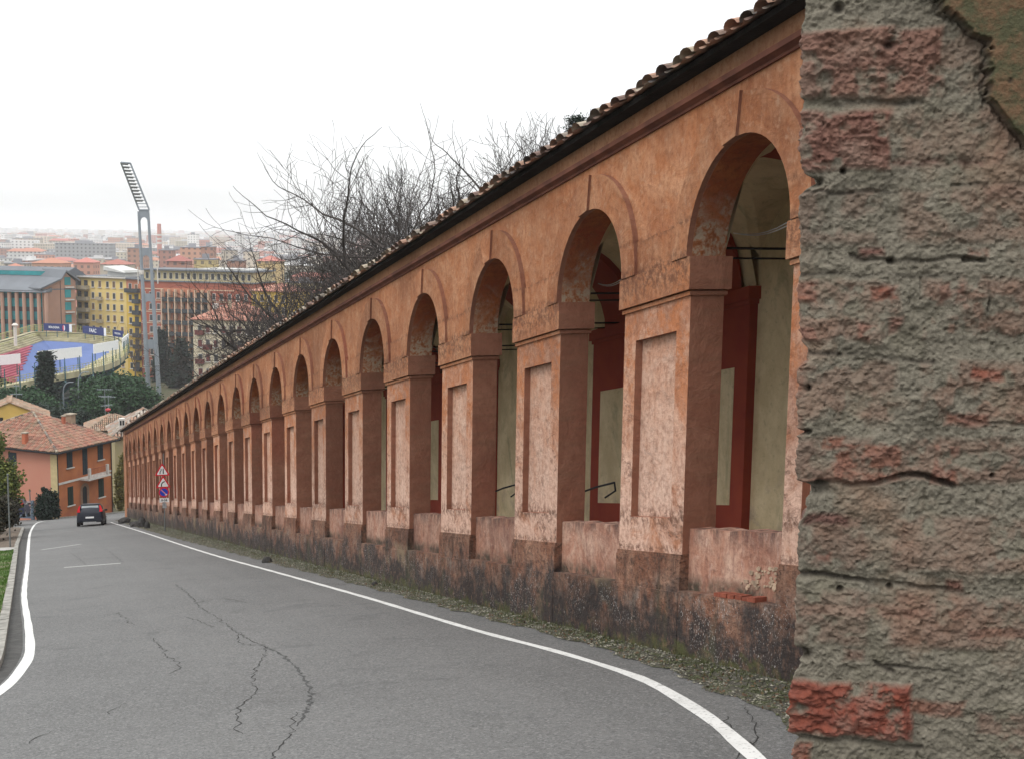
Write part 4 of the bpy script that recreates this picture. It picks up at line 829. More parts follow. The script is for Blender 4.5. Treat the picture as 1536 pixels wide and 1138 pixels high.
# ================================================================== neighbours' roofs
def box_house(name, label, pxc, dep, az, Lx, Ly, zt, zb, wall, roofm, ridge=1.6, roof='gable', cat='house', ov=0.4, tp=(0.24, 0.44), flip=False):
    """root at near-left corner; x along az; walls, tiled roof"""
    C = pxc; a = math.radians(az); o = thing(name, (C[0], C[1], zb), math.pi/2-a, label, cat); h = zt-zb
    mb = MB(); mb.box(0, Lx, 0, Ly, 0, h)
    if roof == 'gable': mb.prism([(0, h), (Ly, h), (Ly/2, h+ridge)], 0.001, Lx-0.001, 0)
    mb.build('wall', wall, o)
    mb = MB(); rb = MB()
    if roof == 'gable':
        for s_ in (0, 1):
            y0 = -ov if s_ == 0 else Ly+ov; z0 = h-ov*ridge/(Ly/2); a_ = Vector((-ov, y0, z0+0.05)); ex = Vector((1, 0, 0)); up_ = Vector((0, Ly/2-y0, h+ridge-z0)); H_ = up_.length; up_ = up_.normalized(); nz = ex.cross(up_); nz = nz if nz.z > 0 else -nz
            rb.poly([a_, a_+ex*(Lx+2*ov), a_+ex*(Lx+2*ov)+up_*H_, a_+up_*H_]); tile_rows(mb, a_, ex, up_, nz, Lx+2*ov, H_, None, tp[0], tp[1], tp[0]*.42, 0.02, 3)
    else:
        e_ = [Vector(p) for p in ((-ov, -ov, h), (Lx+ov, -ov, h), (Lx+ov, Ly+ov, h), (-ov, Ly+ov, h))]; m_ = min(Lx, Ly)/2; r0, r1 = Vector((m_, Ly/2, h+ridge)), Vector((Lx-m_, Ly/2, h+ridge))
        if Ly > Lx: r0, r1 = Vector((Lx/2, m_, h+ridge)), Vector((Lx/2, Ly-m_, h+ridge))
        fs = [(e_[0], e_[1], r1, r0), (e_[1], e_[2], r1), (e_[2], e_[3], r0, r1), (e_[3], e_[0], r0)] if Ly <= Lx else [(e_[0], e_[1], r0), (e_[1], e_[2], r1, r0), (e_[2], e_[3], r1), (e_[3], e_[0], r0, r1)]
        for f in fs:
            rb.poly(list(f)); a_, b_ = f[0], f[1]; W_ = (b_-a_).length; ex = (b_-a_).normalized(); top = f[2]; up_ = (top-a_)-ex*((top-a_)@ex); H_ = up_.length; up_ = up_.normalized(); nz = ex.cross(up_); nz = nz if nz.z > 0 else -nz
            t2 = ((f[2]-a_)@ex); t3 = ((f[3]-a_)@ex) if len(f) == 4 else t2
            tile_rows(mb, a_+nz*0.02, ex, up_, nz, W_, H_, lambda p, q, W_=W_, H_=H_, t2=t2, t3=t3: (t3*q/H_ < p < W_-(W_-t2)*q/H_), tp[0], tp[1], tp[0]*.42, 0.02, 3)
        rb.poly([Vector((p.x, p.y, h-0.12)) for p in e_]); [rb.poly([e_[k], e_[(k+1) % 4], Vector((e_[(k+1) % 4].x, e_[(k+1) % 4].y, h-0.12)), Vector((e_[k].x, e_[k].y, h-0.12))]) for k in range(4)]
    r_ = rb.build('roof', MAT['wood'], o); mb.build('roof_tiles', roofm, r_)
    return o
MAT['yellow'] = plain('yellow_wall', (0.62, 0.42, 0.12), 0.9, 0.06, 0.5); MAT['buff'] = plain('buff_wall', (0.42, 0.35, 0.23), 0.9, 0.2, 0.7, c2=(0.30, 0.27, 0.14))
q = at(71, 625, 135); yh = box_house('house', 'yellow gabled house behind the orange one, only its gable showing', q, 135, 0, 5.0, 7.8, q.z, q.z-7, MAT['yellow'], MAT['tilebrown'], 1.75, ov=.25)
yh.rotation_euler = (0, 0, math.radians(112))
for (y_, z_, w_, h2_) in ((4.75, 6.55, .34, .62), (5.2, 6.35, .26, .5)):
    mb = MB(); mb.box(-.03, -.001, y_-w_/2, y_+w_/2, z_, z_+h2_); mb.build('window', MAT['dark'], yh)
p = at(132, 646, 150); bh = box_house('house', 'low house with a brown hipped tile roof right of the brick chimney', p, 150, 70, 6.0, 6.0, p.z, p.z-6, MAT['buff'], MAT['tilebrown'], 1.7, 'hip')
p = at(172, 655, 128); gh = box_house('house', 'small house with a grey stone-tiled roof against the far end of the portico', p, 128, 68, 6.5, 7, p.z, p.z-8, MAT['buff'], MAT['tilestone'], 2.4, 'hip', tp=(0.36, 0.5))
mb = MB(); q = gh.matrix_world if False else None
mb.box(0.5, 1.1, 0.3, 0.9, 8.2, 9.9); ck = mb.build('chimney', MAT['white'], gh); mb = MB(); mb.box(0.58, 0.75, 0.28, 0.3, 9.2, 9.7); mb.box(0.85, 1.02, 0.28, 0.3, 9.2, 9.7); mb.build('flue_opening', MAT['dark'], ck)
# ================================================================== road signs on one pole
ps = ong(247.5, 796); dS = float(np.array(ps)@FW); mpp = dS/F
sroot = thing('sign_post', tuple(ps), math.radians(17), 'grey sign pole with two red triangles and a round no-parking sign on the verge', 'road sign')
MAT['signw'] = plain('sign_white', (0.72, 0.72, 0.72), 0.4, 0.03); MAT['signr'] = plain('sign_red', (0.55, 0.015, 0.03), 0.4, 0.05); MAT['signb'] = plain('sign_blue', (0.015, 0.05, 0.42), 0.4, 0.05); MAT['signk'] = plain('sign_black', (0.01, 0.012, 0.015), 0.4); MAT['pole'] = plain('pole_grey', (0.14, 0.15, 0.15), 0.5, 0.1); MAT['signback'] = plain('sign_back', (0.30, 0.31, 0.32), 0.45)
def zs(y): return (796-y)*mpp
mb = MB(); mb.tube([(0, 0, -0.3), (0, 0, zs(678))], 0.028, 8); mb.build('pole', MAT['pole'], sroot)
def plate(name, pts, mats, cx, cz, y=-0.045):
    mb = MB(); mb.prism([(cx+a, cz+b) for a, b in pts], y, y+0.012); return mb.build(name, mats, sroot)
def sub(parent, pts, mat, cx, cz, y, name, th=0.003):
    mb = MB(); mb.prism([(cx+a, cz+b) for a, b in pts], y, y+th); return mb.build(name, mat, parent)
def tri(s_, r=0.10):
    R = s_/math.sqrt(3); o = []
    for k in range(3):
        a = math.pi/2+k*2*math.pi/3; c = ((R-r*s_*1.2)*math.cos(a), (R-r*s_*1.2)*math.sin(a))
        for j in range(-3, 4): b = a+j*math.radians(20); o.append((c[0]+r*s_*0.6*math.cos(b), c[1]+r*s_*0.6*math.sin(b)))
    return o
def circ(r, n=28): return [(r*math.cos(2*math.pi*k/n), r*math.sin(2*math.pi*k/n)) for k in range(n)]
ts = 22.5*mpp
c1_, c2_ = zs(704.5), zs(723.0); 
t1 = plate('warning_sign', tri(ts), MAT['signr'], -2.3*mpp, c1_); sub(t1, tri(ts*0.72), MAT['signw'], -2.3*mpp, c1_-0.002, -0.049, 'face')
u_ = ts/10
sub(t1, [(-1.7*u_, -1.6*u_), (-1.15*u_, -1.6*u_), (-1.1*u_, -.2*u_), (-.45*u_, .6*u_), (-.45*u_, 1.9*u_), (-.95*u_, 1.9*u_), (-.95*u_, .75*u_), (-1.6*u_, -.1*u_)], MAT['signk'], -2.3*mpp, c1_, -0.053, 'symbol')
sub(t1, [(.35*u_, -1.6*u_), (.95*u_, -1.6*u_), (.95*u_, 1.9*u_), (.35*u_, 1.9*u_)], MAT['signk'], -2.3*mpp, c1_, -0.053, 'symbol')
t2 = plate('warning_sign', tri(ts*0.98), MAT['signr'], -1.2*mpp, c2_); sub(t2, tri(ts*0.70), MAT['signw'], -1.2*mpp, c2_-0.002, -0.049, 'face')
arc_ = [(-1.5*u_+0.0, -1.9*u_), (-0.8*u_, -1.9*u_)]+[(1.2*u_-2.0*u_*math.cos(t), -1.0*u_+2.0*u_*math.sin(t)) for t in np.linspace(0, 1.35, 7)]+[(1.4*u_, 1.6*u_)]+[(1.2*u_-2.7*u_*math.cos(t), -1.0*u_+2.7*u_*math.sin(t)) for t in np.linspace(1.35, 0, 7)]
sub(t2, arc_, MAT['signk'], -1.2*mpp, c2_, -0.053, 'symbol')
c3_ = zs(736.2); rr_ = 7.6*mpp; t3 = plate('no_parking_sign', circ(rr_), MAT['signr'], -0.5*mpp, c3_); sub(t3, circ(rr_*0.76), MAT['signb'], -0.5*mpp, c3_, -0.049, 'face')
a_ = math.radians(-45); dx_, dz_ = math.cos(a_)*rr_*0.78, math.sin(a_)*rr_*0.78; ox, oz = -math.sin(a_)*rr_*0.10, math.cos(a_)*rr_*0.10
sub(t3, [(-dx_-ox, -dz_-oz), (dx_-ox, dz_-oz), (dx_+ox, dz_+oz), (-dx_+ox, -dz_+oz)], plain('faded_red', (0.60, 0.22, 0.26), 0.5), -0.5*mpp, c3_, -0.053, 'slash')
sub(t3, [(1.0*mpp, -4.4*mpp), (4.6*mpp, -4.6*mpp), (4.3*mpp, -2.6*mpp), (2.2*mpp, -3.2*mpp)], MAT['signw'], -0.5*mpp, c3_, -0.056, 'sticker')
c4_ = zs(748.3); t4 = plate('supplementary_panel', [(-6.8*mpp, -3.0*mpp), (6.8*mpp, -3.0*mpp), (6.8*mpp, 3.0*mpp), (-6.8*mpp, 3.0*mpp)], MAT['signw'], -0.3*mpp, c4_)
c5_ = zs(756.5); t5 = plate('supplementary_panel', [(-3.2*mpp, -3.8*mpp), (2.6*mpp, -3.8*mpp), (2.6*mpp, 3.6*mpp), (-3.2*mpp, 3.6*mpp)], MAT['signback'], 0.2*mpp, c5_)
def text(s_, size, mat, parent, loc, rot, name='lettering', ext=0.002, bold=0.0):
    cu = bpy.data.curves.new('t', 'FONT'); cu.body = s_; cu.size = size; cu.extrude = ext; cu.align_x = 'CENTER'; cu.align_y = 'CENTER'; cu.offset = bold
    tmp = bpy.data.objects.new('t', cu); COL.objects.link(tmp); dg = bpy.context.evaluated_depsgraph_get(); dg.update(); me = bpy.data.meshes.new_from_object(tmp.evaluated_get(dg)); bpy.data.objects.remove(tmp)
    me.materials.clear(); me.materials.append(mat); o = put(name, me, parent, loc); o.rotation_euler = rot; return o
text('0-24', 4.6*mpp, MAT['signk'], t4, (-0.3*mpp, -0.049, c4_), (math.pi/2, 0, 0), bold=0.004); sub(t5, [(-1.4*mpp, -.5*mpp), (1.4*mpp, .0*mpp), (-1.4*mpp, .7*mpp)], MAT['signk'], 0.2*mpp, c5_+1.2*mpp, -0.049, 'symbol')
# ================================================================== CAR (seen from behind)
def car(name, loc, yaw, pitch, body, label, scale=1.0):
    o = thing(name, loc, yaw, label, 'car'); o.rotation_mode = 'ZYX' if False else 'XYZ'
    q = Matrix.Rotation(yaw, 4, 'Z') @ Matrix.Rotation(pitch, 4, 'X'); o.rotation_euler = q.to_euler(); W2 = 0.83
    # cross sections along y (forward). each: y, half width low, half width high(beltline), z low, z belt, z top, half width roof
    secs = [(-1.90, .66, .62, .36, .80, .82, .55), (-1.88, .74, .70, .28, .86, .95, .60), (-1.80, .80, .78, .25, .92, 1.12, .61), (-1.55, .83, .80, .24, .93, 1.40, .585), (-1.30, .83, .81, .24, .93, 1.455, .58), (-0.6, .83, .81, .24, .92, 1.48, .585), (0.1, .83, .81, .24, .91, 1.46, .58), (0.55, .83, .80, .24, .90, 1.28, .60), (1.0, .82, .79, .24, .88, .98, .66), (1.5, .80, .76, .26, .80, .84, .64), (1.85, .74, .68, .30, .68, .70, .56), (1.93, .62, .58, .36, .58, .60, .48)]
    mb = MB(); rings = []
    for (y, wl, wb, zl, zb, zt, wr) in secs:
        half = [(0, zl), (wl*.92, zl), (wl, zl+.10), (wl+.012, (zl+zb)/2), (wb, zb), (wb*.55+wr*.45, zb*.45+zt*.55), (wr, zt-.05), (wr*.86, zt-.008), (0, zt)]
        rings.append([mb.V((x, y, z)) for x, z in half]+[mb.V((-x, y, z)) for x, z in half[-2:0:-1]])
    n = len(rings[0])
    for k in range(len(rings)-1):
        for j in range(n):
            mb.cur = 0; mb.face([rings[k][j], rings[k][(j+1) % n], rings[k+1][(j+1) % n], rings[k+1][j]])
    mb.cur = 0; mb.face(rings[0][::-1]); mb.face(rings[-1]); b = mb.build('body', body, o, True)
    mo = b.modifiers.new('b', 'EDGE_SPLIT'); mo.split_angle = math.radians(38)
    gl = bpy.data.materials.get('car_glass') or None
    if gl is None: m_ = NT('car_glass'); m_.col((0.20, 0.23, 0.24)); m_.b.inputs['Roughness'].default_value = 0.06; m_.b.inputs['Specular IOR Level'].default_value = 0.9; gl = m_.m
    mb = MB(); mb.poly([(-.57, -1.835, 1.02), (.57, -1.835, 1.02), (.50, -1.60, 1.39), (-.50, -1.60, 1.39)]); mb.build('rear_window', gl, o)
    for s_ in (-1, 1):
        mb = MB(); mb.poly([(s_*.808, -1.30, .96), (s_*.822, .55, .95), (s_*.64, .38, 1.33), (s_*.612, -1.15, 1.39)]); mb.build('side_window', gl, o)
        m_ = MAT.setdefault('tail', plain('tail_light', (0.65, 0.015, 0.025), 0.25, 0.1)); mb = MB()
        mb.prism([(s_*.60, .93), (s_*.80, .93), (s_*.775, 1.06), (s_*.665, 1.36), (s_*.585, 1.36), (s_*.62, 1.1)][::s_], -1.90, -1.62); l_ = mb.build('tail_light', m_, o)
        mb = MB(); mb.box(s_*.80+(0 if s_ > 0 else -.16), s_*.80+(.16 if s_ > 0 else 0), .50, .60, .93, 1.05); mb.build('wing_mirror', MAT['iron'], o)
        for y_ in (-1.22, 1.22):
            mb = MB(); P_ = [(s_*.66, y_, .29), (s_*.845, y_, .29)]; mb.tube(P_, .29, 18); wh = mb.build('wheel', MAT['iron'], o)
            mb = MB(); mb.tube([(s_*.84, y_, .29), (s_*.855, y_, .29)], .18, 14); mb.build('rim', MAT['signback'], wh)
    mb = MB(); mb.box(-.72, .72, -1.955, -1.86, .36, .56); mb.build('bumper', body, o)
    mb = MB(); mb.box(-.26, .26, -1.968, -1.95, .62-.1, .62+.01); pl_ = mb.build('number_plate', MAT['signw'], o)
    mb = MB(); mb.box(-.40, .40, -1.97, -1.955, .24, .30); mb.build('reflector', plain('plate_trim', (0.30, 0.30, 0.30), 0.4), o)
    mb = MB(); mb.box(-.55, .55, -1.66, -1.58, 1.385, 1.44); mb.build('spoiler', body, o)
    return o
m_ = NT('car_paint'); m_.col((0.006, 0.009, 0.020)); m_.b.inputs['Roughness'].default_value = 0.45; m_.b.inputs['Specular IOR Level'].default_value = 0.35; m_.b.inputs['Coat Weight'].default_value = 0.05; MAT['carp'] = m_.m
pc = ong(138, 787); cy = math.radians(15.5); q = -math.atan(G*math.cos(AZ-cy)); car('car', tuple(pc+Vector((0, 0, 0.0))), cy, q, MAT['carp'], 'dark blue hatchback with red tail lights driving down the road', 1)
# ================================================================== TREES
def bare_tree(name, base, H, lean, label, grp, seed, spread=1.0, trunk=0.2, depth=5, dens=1.0, mat=None, rz_=0):
    r = random.Random(seed); root = thing(name, tuple(base), rz_, label, 'tree', grp); tb, cb = MB(), MB()
    def grow(p, d, ln, rad, lv):
        n = 4; pts = [p]; rr = [rad]; dd = d.copy()
        for k in range(n):
            dd = (dd+Vector((r.gauss(0, .17), r.gauss(0, .17), r.gauss(0.03, .12)))*(1.0 if lv else 0.5)).normalized(); p = p+dd*ln/n; pts.append(p); rr.append(max(.0075, rad*(1-0.42*(k+1)/n)))
        (tb if lv < 2 else cb).tube(pts, rr, 7 if lv == 0 else (5 if lv < 3 else 3), cap=False)
        if lv >= depth: return
        nb = {0: 5, 1: 5, 2: 4, 3: 4, 4: 2}.get(lv, 4); nb = max(2, int(nb*dens+r.random()))
        for j in range(nb):
            t = (0.35+0.65*(j+r.random()*.6)/nb) if lv else (0.42+0.58*(j+r.random()*.5)/nb); t = min(t, 0.99); f_ = t*n; k = int(f_); q = pts[k].lerp(pts[k+1], f_-k); ra = rr[k]*((0.46+0.2*r.random()) if lv < 2 else (0.36+0.20*r.random()))
            a = r.uniform(0, 6.283); perp = dd.cross(Vector((math.cos(a), math.sin(a), 0.3))).normalized(); sp_ = (0.55+0.35*r.random())*spread
            nd = (dd*(1.0-0.25*t)+perp*sp_*1.5+Vector((0, 0, 0.18))).normalized(); grow(q, nd, ln*((0.72+0.3*r.random())*min(1.25, spread+.1) if lv == 0 else (0.52+0.22*r.random())), max(ra, 0.0095), lv+1)
        grow(pts[-1], (dd+Vector((r.gauss(0, .2), r.gauss(0, .2), .1))).normalized(), ln*0.62, rr[-1], lv+1)
    grow(Vector((0, 0, -0.3)), Vector(lean).normalized(), H*0.42, trunk, 0)
    tb.build('trunk', mat or MAT['bark'], root); cb.build('crown', mat or MAT['twig'], root); return root
MAT['bark'] = plain('bark', (0.026, 0.023, 0.022), 0.95, 0.3, 8); MAT['twig'] = plain('twigs', (0.055, 0.047, 0.044), 0.95, 0.2, 3)
MAT['twigb'] = plain('brown_twigs', (0.12, 0.085, 0.06), 0.95, 0.3, 3)
def gbase(x, y, dep): p = at(x, y, dep); return Vector((p.x, p.y, gz(p.x, p.y)))
def fit_top(root, base, x, ytop, dep):
    """scale a tree so that its highest twig reaches the real height"""
    zs_ = sorted(v.co.z for ch in COL.objects if ch.parent == root for v in ch.data.vertices); top = .75*zs_[-1]+.25*zs_[int(len(zs_)*.985)]; want = at(x, ytop, dep).z-base.z; k = want/top; root.scale = (k, k, k)
BT = [(497, 82, 290, (0.02, 0, 1), 'bare dark oak with a thick forked trunk above the middle of the portico roof', 11, 1.0, .42),
      (462, 90, 356, (-.15, .4, 1), 'bare tree leaning left over the yellow block, behind the lowest bare limb', 12, 1.05, .34),
      (446, 96, 405, (-.42, .95, 1), 'lowest bare tree, a dark limb reaching left over the cream house', 15, .9, .30),
      (588, 68, 275, (-.05, .1, 1), 'bare dark tree with several rising limbs, between the forked oak and the tall thin one', 24, .75, .2),
      (640, 70, 232, (-.05, 0, 1), 'tall thin bare tree with upright twigs left of the widest tree', 34, .6, .13),
      (730, 58, 168, (-.02, 0, 1), 'widest bare tree, its dark trunk rising over the upper part of the portico roof', 46, 1.2, .36),
      (812, 66, 176, (0, 0, 1), 'thin sparse bare tree between the widest tree and the cypress', 56, .65, .09),
      (664, 60, 262, (-.1, .2, 1), 'low bushy bare tree against the left side of the widest tree', 67, 1.0, .15),
      (768, 66, 184, (.1, 0, 1), 'pale bare tree right of the widest tree', 91, .7, .12)]
for x, dep, yt, ln, lb, sd_, spd, tr in BT:
    b = gbase(x, 400, dep); fit_top(bare_tree('bare_tree', b, 11, ln, lb, 'bare trees behind the portico', sd_, spd, tr, 5, 1.0), b, x, yt, dep)
# undergrowth behind the portico
def twigmass(name, pts, n, mat, h0, h1, wd):
    mb = MB()
    for _ in range(n):
        p = pts(); h = random.uniform(h0, h1); q = p+Vector((random.gauss(0, .35), random.gauss(0, .35), 1)).normalized()*h; mb.tube([p, (p+q)/2+Vector((random.gauss(0, .1), random.gauss(0, .1), 0)), q], [wd, wd*.7, wd*.3], 3, False)
    return mb.build(name, mat)
def hillpt():
    u = random.uniform(25, 105); v = WD+random.uniform(5, 22); p = DD*u+NN*v; return Vector((p[0], p[1], gz(p[0], p[1])))
tag(twigmass('scrub', hillpt, 3200, MAT['twigb'], .8, 2.6, 0.012), 'brown leafless scrub covering the slope behind the portico', 'scrub', kind='stuff')
def leafy(name, base, blobs, n, mat, label, size=0.3, grp=None, trunk=True, cat='tree', H=None, th=0.2):
    """blobs: (dx,dy,dz,rx,ry,rz) clumps; leaves are small tilted quads spread through them"""
    root = thing(name, tuple(base), 0, label, cat, grp); mb = MB(); tot = sum(b[3]*b[4]*b[5] for b in blobs)**(1.0)
    for b in blobs:
        k = int(n*(b[3]*b[4]*b[5])/tot); sub_ = [(random.gauss(0, 1), random.gauss(0, 1), random.gauss(0, 1)) for _ in range(max(6, k//90))]
        for _ in range(k):
            c = random.choice(sub_); ln = math.sqrt(sum(t*t for t in c))+1e-6; rad = random.random()**.4*.9; cx, cy, cz_ = [t/ln*rad*.85+random.gauss(0, .13) for t in c]
            p = Vector((b[0]+cx*b[3], b[1]+cy*b[4], b[2]+cz_*b[5])); a = Vector((random.gauss(0, 1), random.gauss(0, 1), random.gauss(0, .6))).normalized()*size*random.uniform(.5, 1); d = a.cross(Vector((random.gauss(0, 1), random.gauss(0, 1), random.gauss(0, 1)))).normalized()*size*random.uniform(.3, .7)
            mb.poly([p-a, p+d, p+a, p-d])
    mb.build('foliage' if cat != 'tree' else 'crown', mat, root)
    tb = MB(); top = max(b[2] for b in blobs); tb.tube([(0, 0, -0.5), (random.gauss(0, .1), 0, top*.5), (0, 0, top)], [th, th*.7, th*.25], 7)
    for k in range(5): b = blobs[k % len(blobs)]; tb.tube([(0, 0, top*(.3+.1*k)), (b[0]*.7+random.gauss(0, .3), b[1]*.7+random.gauss(0, .3), b[2])], [th*.4, th*.12], 5)
    tb.build('trunk' if cat == 'tree' else 'stem', MAT['bark'], root); return root
MAT['dkgreen'] = leafmat('dark_needles', (0.008, 0.020, 0.013), (0.018, 0.038, 0.020), .5); MAT['pinegreen'] = leafmat('pine_needles', (0.014, 0.045, 0.016), (0.032, 0.080, 0.026), .5); MAT['yelgreen'] = leafmat('yellow_green_leaves', (0.06, 0.10, 0.02), (0.19, 0.20, 0.045), 1); MAT['ivy'] = leafmat('ivy', (0.020, 0.045, 0.018), (0.05, 0.085, 0.035), 2)
MAT['ivyyel'] = leafmat('yellow_ivy', (0.20, 0.17, 0.04), (0.13, 0.13, 0.04), 2)
def conifer(name, base, H, R, n, mat, label, size=.4, power=1.0, grp=None):
    root = thing(name, tuple(base), 0, label, 'tree', grp); mb = MB()
    nl = int(H/0.55)
    for j in range(nl):
        z = H*(0.06+0.94*j/nl); rr = R*(1-j/nl)**power*random.uniform(.78, 1.12)+.12; nb = 7
        for b in range(nb):
            a = random.uniform(0, 6.283); 
            for _ in range(max(2, int(1.6*n/nl/nb))):
                t = random.random()**.6; p = Vector((math.cos(a)*rr*t+random.gauss(0, .1*R), math.sin(a)*rr*t+random.gauss(0, .1*R), z-0.22*rr*t+random.gauss(0, .18))); q = Vector((math.cos(a+random.gauss(0, .5)), math.sin(a+random.gauss(0, .5)), random.gauss(-.1, .3)))*size*random.uniform(.5, 1.1); d = Vector((-math.sin(a), math.cos(a), random.gauss(0, .5)))*size*.3
                mb.poly([p, p+q*.5+d, p+q, p+q*.5-d])
    mb.build('crown', mat, root); tb = MB(); tb.tube([(0, 0, -.5), (0, 0, H*.95)], [R*.10, .03], 6); tb.build('trunk', MAT['bark'], root); return root
p = gbase(862, 300, 75); conifer('cypress', Vector((p.x, p.y, p.z)), at(862, 169, 75).z-p.z, 1.7, 14000, MAT['dkgreen'], 'dark cypress tip showing over the portico roof, right of the bare trees', .20, .62)
# left side of the road
p = ong(-2, 800); leafy('broadleaf_tree', uv2w(*w2uv(p))+Vector((0, 0, 0)), [(0, 0, 3.4, 1.7, 1.7, 1.7), (-1.0, 0, 4.9, 1.6, 1.5, 1.5), (.5, .2, 2.4, 1.2, 1.2, 1.3), (-.4, 0, 5.8, 1.2, 1.2, 1.0), (-1.5, 0, 2.2, 1.2, 1.2, 1.4)], 20000, MAT['yelgreen'], 'yellow-green leafy tree at the left edge beside the crossing path', .14, th=.12)
p = ong(70, 779); leafy('evergreen_shrub', p, [(0, 0, 1.1, 1.1, 1.1, 1.3), (.4, 0, 1.8, .8, .8, 1.0), (-.5, 0, .7, .7, .8, .8), (.6, 0, .8, .7, .7, .9), (.1, 0, 2.6, .5, .5, .5)], 16000, MAT['dkgreen'], 'dark rounded evergreen bush against the corner of the orange house', .13, cat='shrub', th=.08)
p = ong(2, 815); 
def hedgept(): return None
leafy('hedge', ong(-8, 812), [(-.6, 0, .8, 1.2, 1.5, 1.2), (-.5, 2.6, .9, .8, 1.4, 1.1), (-.8, -2, .7, .9, 1.4, .9)], 14000, leafmat('brown_hedge', (0.022, 0.024, 0.012), (0.05, 0.038, 0.022), 2), 'dull brown and green hedge behind the thin grey pole', .13, cat='hedge', th=.05)
mb = MB(); mb.tube([(0, 0, 0), (0, 0, 3.35)], 0.035, 8); mb.tube([(0, 0, 3.35), (0, 0, 3.40)], 0.045, 8); o = mb.build('grey_pole', MAT['pole']); o.location = ong(15.5, 823); tag(o, 'thin grey metal pole on the grass at the left edge', 'pole')
# gate, gate post, parked car
gp = ong(50, 779); g_ = thing('gate', tuple(gp), math.radians(-8), 'blue-grey metal driveway gate at the left beside the dark bush', 'gate'); gm = plain('gate_metal', (0.10, 0.13, 0.17), 0.5, .1)
mb = MB(); mb.box(-1.5, -.15, -.02, .02, .12, 1.0); mb.build('panel', gm, g_); mb = MB()
for k in range(15): mb.box(-1.5+k*.094, -1.47+k*.094, -.015, .015, 1.0, 1.62)
mb.box(-1.52, -.12, -.025, .025, 1.60, 1.66); mb.build('grille', plain('gate_light', (0.22, 0.26, 0.30), .5), g_)
mb = MB(); mb.box(-.14, .10, -.12, .12, -.3, 1.75); mb.build('post', gm, g_); mb = MB(); mb.tube([(-.25, 0, 1.7), (-.25, 0, 2.5)], .05, 8); mb.lathe([(.02, 2.5), (.09, 2.55), (.09, 2.66), (.02, 2.72)], (-.25, 0, 0), 10); mb.build('lamp_post', MAT['pole'], g_)
pc2 = ong(12, 789); 
m_ = NT('dark_blue_paint'); m_.col((0.025, 0.032, 0.075)); m_.b.inputs['Roughness'].default_value = .35; car('car', tuple(pc2+Vector((0, 1.5, 0.35))), math.radians(14), q if isinstance(q, float) else -.19, m_.m, 'dark blue parked car half hidden by the hedge at the left edge', 1)
# ivy and planting between the orange house and the portico end
p = at(180, 700, 122); p.z = gz(p.x, p.y)-.3; leafy('climbing_ivy', p, [(0, 0, 2.8, .75, .5, 2.6), (.3, 0, 5.0, .7, .5, 1.5), (-.2, 0, 1.2, .6, .5, 1.2)], 5200, MAT['ivyyel'], 'yellowish ivy on the wall between the orange house and the portico', .15, cat='climber', th=.06)
# ================================================================== FLOODLIGHT TOWER
TD = 288.0; tb_ = at(229, 596, TD); tb_.z = ZPL
MAT['steel'] = plain('galvanised_steel', (0.22, 0.25, 0.28), .5, .1, .3)
tw = thing('floodlight_tower', tuple(tb_), 0, 'tall grey twin-column stadium floodlight mast with a tilted lamp head', 'floodlight tower')
def tl(x, y): p = at(x, y, TD); return (p.x-tb_.x, p.y-tb_.y, p.z-tb_.z)
for (x0, x1) in ((223, 218.5), (238.5, 232.5)):
    a, b = tl(x0, 600), tl(x1, 318); mb = MB(); mb.tube([(a[0], 0, 0), (b[0], 0, b[2])], [.60, .30], 12); mb.build('column', MAT['steel'], tw)
for y_, h_ in ((322, 1.8), (378, 1.9), (446, 2.0), (516, 2.3)):
    a, b = tl(219+(y_-318)*.0175, y_), tl(233+(y_-318)*.0205, y_); w_ = (b[0]-a[0])/2; cx = (a[0]+b[0])/2; r_ = w_*.7
    pts = [(-w_, h_/2), (w_, h_/2), (w_, -h_/2-.6)]+[(r_*math.cos(t*math.pi/8), -h_/2-.6+r_*math.sin(t*math.pi/8)*1.0) for t in range(9)]+[(-w_, -h_/2-.6)]
    mb = MB(); mb.prism([(cx+p_[0], a[2]+p_[1]) for p_ in pts], -.15, .15); mb.build('cross_brace', MAT['steel'], tw)
hA, hB, hC, hD = tl(219.5, 316), tl(234.5, 316), tl(198, 247), tl(212, 248); hd = MB()
for a, b in ((hA, hC), (hB, hD), (hC, hD), (hA, hB)): hd.tube([(a[0], -.1, a[2]), (b[0], -1.5 if b in (hC, hD) else -.1, b[2])] if b is not hD or a is not hC else [(a[0], -1.5, a[2]), (b[0], -1.5, b[2])], .20, 6)
head = hd.build('lamp_frame', MAT['steel'], tw)
for k in range(14):
    t = (k+.9)/14.2; a = [hA[i]+(hC[i]-hA[i])*t for i in range(3)]; b = [hB[i]+(hD[i]-hB[i])*t for i in range(3)]; y_ = -.1-1.4*t
    mb = MB(); mb.tube([(a[0], y_, a[2]), (b[0], y_, b[2])], .10, 5); rg = mb.build('lamp_rail', MAT['steel'], head)
    if t > .15:
        for j in range(4):
            f_ = (j+.5)/4*.75; x_ = a[0]+(b[0]-a[0])*f_; mb = MB(); mb.lathe([(.16, -.3), (.30, 0), (.33, .16), (.28, .18)], (x_, y_-.25, a[2]+(b[2]-a[2])*f_-.05), 8); mb.build('floodlight', MAT['steel'], rg) if False else mb.build('floodlight', MAT['pole'], rg)
mb = MB(); a, b = tl(219.5, 408), tl(219.2, 407); mb.lathe([(.55, -.5), (.6, 0), (.55, .5)], (a[0], 0, a[2]), 10); mb.build('aerial_drum', MAT['white'], tw)
for x_ in (214, 243): mb = MB(); a = tl(x_, 400); b = tl(x_, 425); mb.tube([(a[0], 0, a[2]), (b[0], 0, b[2])], .14, 6); mb.build('aerial', MAT['white'], tw)
mb = MB(); a = tl(227, 530); 
